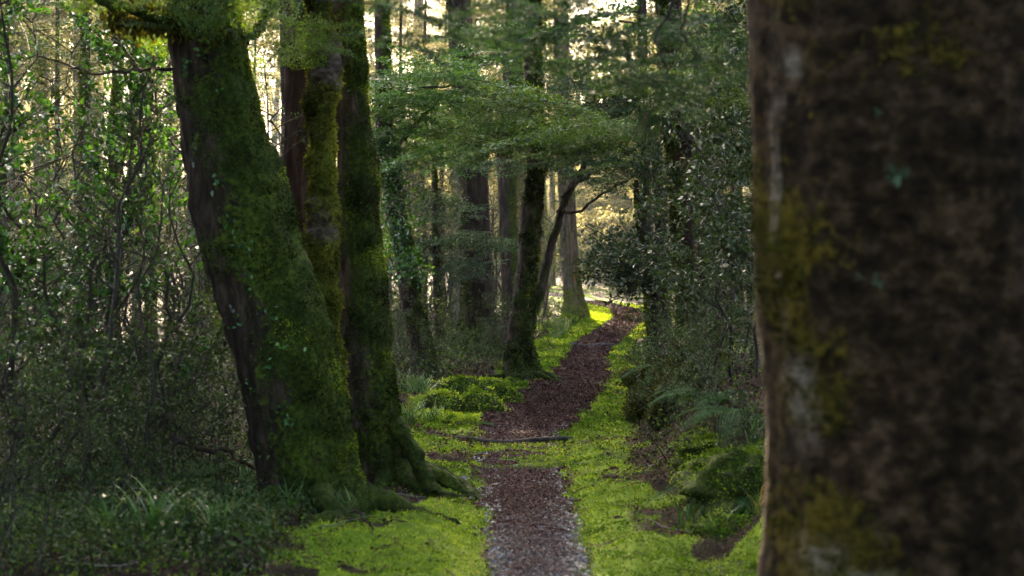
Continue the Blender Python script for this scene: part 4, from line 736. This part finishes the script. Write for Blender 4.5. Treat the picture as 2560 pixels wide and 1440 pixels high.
def lump(name, px, d, rx, ry, rz, seed, mat, label, cat, dz=0., fuzz=2500, grp=None, mossy=.9, amp=.35):
    x = (px-1280)*d/F; z = Hs(x, d)+dz; th = np.linspace(0, 2*math.pi, 40, endpoint=False); ph = np.linspace(-.4*math.pi, .5*math.pi, 22); TH, PH = np.meshgrid(th, ph)
    N = np.stack([np.cos(PH)*np.cos(TH), np.cos(PH)*np.sin(TH), np.sin(PH)], -1); k = 1+amp*(fbm(N*2.2+seed, 4)-.5)*2; V = N*np.array([rx, ry, rz])*k[..., None]; i = np.arange(V.shape[0]*40).reshape(-1, 40); j = np.roll(i, -1, 1)
    g = G(); g.add(V, np.stack([i[:-1], j[:-1], j[1:], i[1:]], -1).reshape(-1, 4), 0, .5, np.full(i.size, mossy), True); o = g.build(name, mat); o.location = (x, d, z); tag(o, label, cat, grp)
    r = rng(seed); a = r.integers(6, 22, fuzz); b = r.integers(0, 40, fuzz); p = V[a, b]+r.normal(0, .025, (fuzz, 3))*np.array([1, 1, .6]); p = p*(1+.0*p); nn = N[a, b]; f = G(); s = np.clip(.0018*d, .014, .06)
    scatter(f, T4, p, nn*.5+r.normal(0, .5, nn.shape), nn+r.normal(0, .5, nn.shape), s*(.6+.8*r.random(fuzz)), 0, np.clip(.05+.8*fbm(p*3+seed, 2)+.45*(r.random(fuzz)-.45)+1.0*(fbm(p*9, 3)-.5), 0, .93)); tag(f.build('moss', M['moss'] if mossy > .6 else M['moss_olive'], o), kind='stuff'); return o
for k, (px, d, a, b, c) in enumerate(((1150, 18.4, .45, .35, .34), (1210, 19.4, .42, .3, .30), (1190, 17.4, .34, .25, .24), (1105, 17.2, .30, .25, .28), (1250, 18.9, .28, .22, .22))): lump('moss_mound', px, d, a, b, c, 300+k, M['bark'], 'rounded moss mound over old roots left of the path', 'moss mound', -.02, 1800, 'moss mounds left of the path')
lump('moss_mound', 1130, 15.7, .30, .16, .09, 311, M['bark'], 'low flat moss mound in front of the yellowing fern', 'moss mound', -.01, 2200)
lump('moss_mound', 1418, 46, .30, .3, .18, 312, M['bark'], 'small moss dome in front of the joined pale trunks', 'moss mound', 0, 1200)
lump('root_mound', 1640, 15.2, .32, .4, .34, 313, M['bark_dark'], 'dark mossy root mass overhanging the bank right of the path', 'root mound', .05, 9000, None, .55, .8)
lump('root_mound', 1735, 13.6, .38, .5, .50, 314, M['bark_dark'], 'large dark root mass beneath the shrubs on the right bank', 'root mound', .05, 11000, None, .55, .8)
for k, (px, d, a, b, c) in enumerate(((1800, 9.7, .26, .3, .17), (1880, 9.1, .36, .4, .24), (1765, 10.7, .22, .3, .15), (1840, 8.6, .22, .25, .13))): lump('moss_mound', px, d, a, b, c, 320+k, M['bark'], 'lumpy moss mound on the bank before the blurred trunk', 'moss mound', -.03, 3500, 'moss mounds on the near bank', amp=.7)
lump('moss_mound', 1890, 7.7, .5, .4, .10, 316, M['bark'], 'pale green moss mound at the foot of the blurred trunk', 'moss mound', -.05, 7000)
def stick(pts, r0, seed, label, name='fallen_branch', mossy=.1, dz=0.02):
    g = G(); Q = np.array([[(x-1280)*d/F, d, 0] for x, d, h in pts]); Q[:, 2] = [Hs(q[0], q[1])+dz+p[2] for q, p in zip(Q, pts)]; limb(g, Q, r0, r0*.45, seed, 20, .05, 7, 0, mossy, .5, r0*.5); tag(g.build(name, M['bark'], None, Q[0]), label, 'branch')
stick([(1350, 24.6, .05), (1380, 24, .03), (1420, 23.6, 0.)], .035, 1, 'short broken stick on the moss left of the path by the twisted tree')
stick([(1225, 24.5, .12), (1250, 24., .05), (1262, 23.8, 0)], .02, 2, 'grey bent stick leaning at the foot of the twisted tree')
stick([(420, 9.9, .35), (520, 9.8, .28), (640, 9.7, .18)], .025, 3, 'dark fallen branch slanting across the left thicket', mossy=.3)
stick([(890, 9.6, .05), (950, 9.4, .03), (1010, 9.2, 0)], .008, 4, 'thin twig lying between the two mossy trunks and the path')
stick([(880, 8.4, .06), (930, 8.1, .03), (960, 7.95, .01)], .007, 5, 'thin grey twig at the edge of the front hummock')
stick([(1340, 10.4, .01), (1410, 10.1, .01), (1470, 10.6, .01)], .006, 6, 'thin curved pale twig lying across the near gravel')
stick([(1090, 22.8, .3), (1120, 22.4, .12), (1140, 22.2, .0)], .06, 7, 'dark bent root stump right of the leaning climber trunk', 'root_stump', .5)
g = G(); x, y, r = sample_ground(700, 7, 40, 3.5, 215)
for a, b in zip(x, y):
    L = (.08+.3*r.random()**2)*(1 if b < 20 else 1.6); an = r.random()*6.28; f = np.linspace(-.5, .5, 4); xx = a+f*L*math.cos(an)+.03*L*r.normal(0, 1, 4); yy = b+f*L*math.sin(an); tube(g, np.stack([xx, yy, H(xx, yy)+.022+.03*r.random()], -1), .0018+.0025*r.random()**2, 3, 0, .35+.65*r.random())
tag(g.build('fallen_twigs', M['litter']), 'thin dead twigs and grass stems strewn over the moss', 'twigs', kind='stuff')
def fleaf(px, d, s, rnd, label, seed):
    x = (px-1280)*d/F; g = G(); r = rng(seed); scatter(g, T6, np.zeros((1, 3)), np.array([[1, .2, .15]]), np.array([[-.2, -.5, .8]]), s, 0, np.array([rnd])); o = g.build('fallen_leaf', M['litter']); o.location = (x-s/2, d, Hs(x, d)+.03); tag(o, label, 'leaf')
fleaf(1160, 11.1, .10, .97, 'pale curled fallen leaf on the moss left of the gravel', 1)
fleaf(1535, 11.2, .09, .35, 'dark brown fallen leaf on the moss right of the gravel', 2)
fleaf(1545, 9.0, .06, .3, 'small brown fallen leaf on the right moss near the front', 3)

# ------------------------------------------------------------------ air
me = bpy.data.meshes.new('haze'); X0, X1, Y0, Y1, Z0, Z1 = -175, 175, -40, 285, -5, 36
me.from_pydata([(a, b, c) for a in (X0, X1) for b in (Y0, Y1) for c in (Z0, Z1)], [], [(0, 1, 3, 2), (4, 6, 7, 5), (0, 4, 5, 1), (2, 3, 7, 6), (0, 2, 6, 4), (1, 5, 7, 3)]); me.update()
hz = bpy.data.objects.new('haze', me); COL.objects.link(hz); tag(hz, 'pale warm haze hanging between the far trunks', 'haze', kind='stuff')
k = NT('haze'); pv = k.n('VolumePrincipled'); pv.inputs['Color'].default_value = (.95, .90, .80, 1); pv.inputs['Density'].default_value = .00022; pv.inputs['Anisotropy'].default_value = .3
k.l(pv.outputs[0], k.out.inputs['Volume']); me.materials.append(k.m)
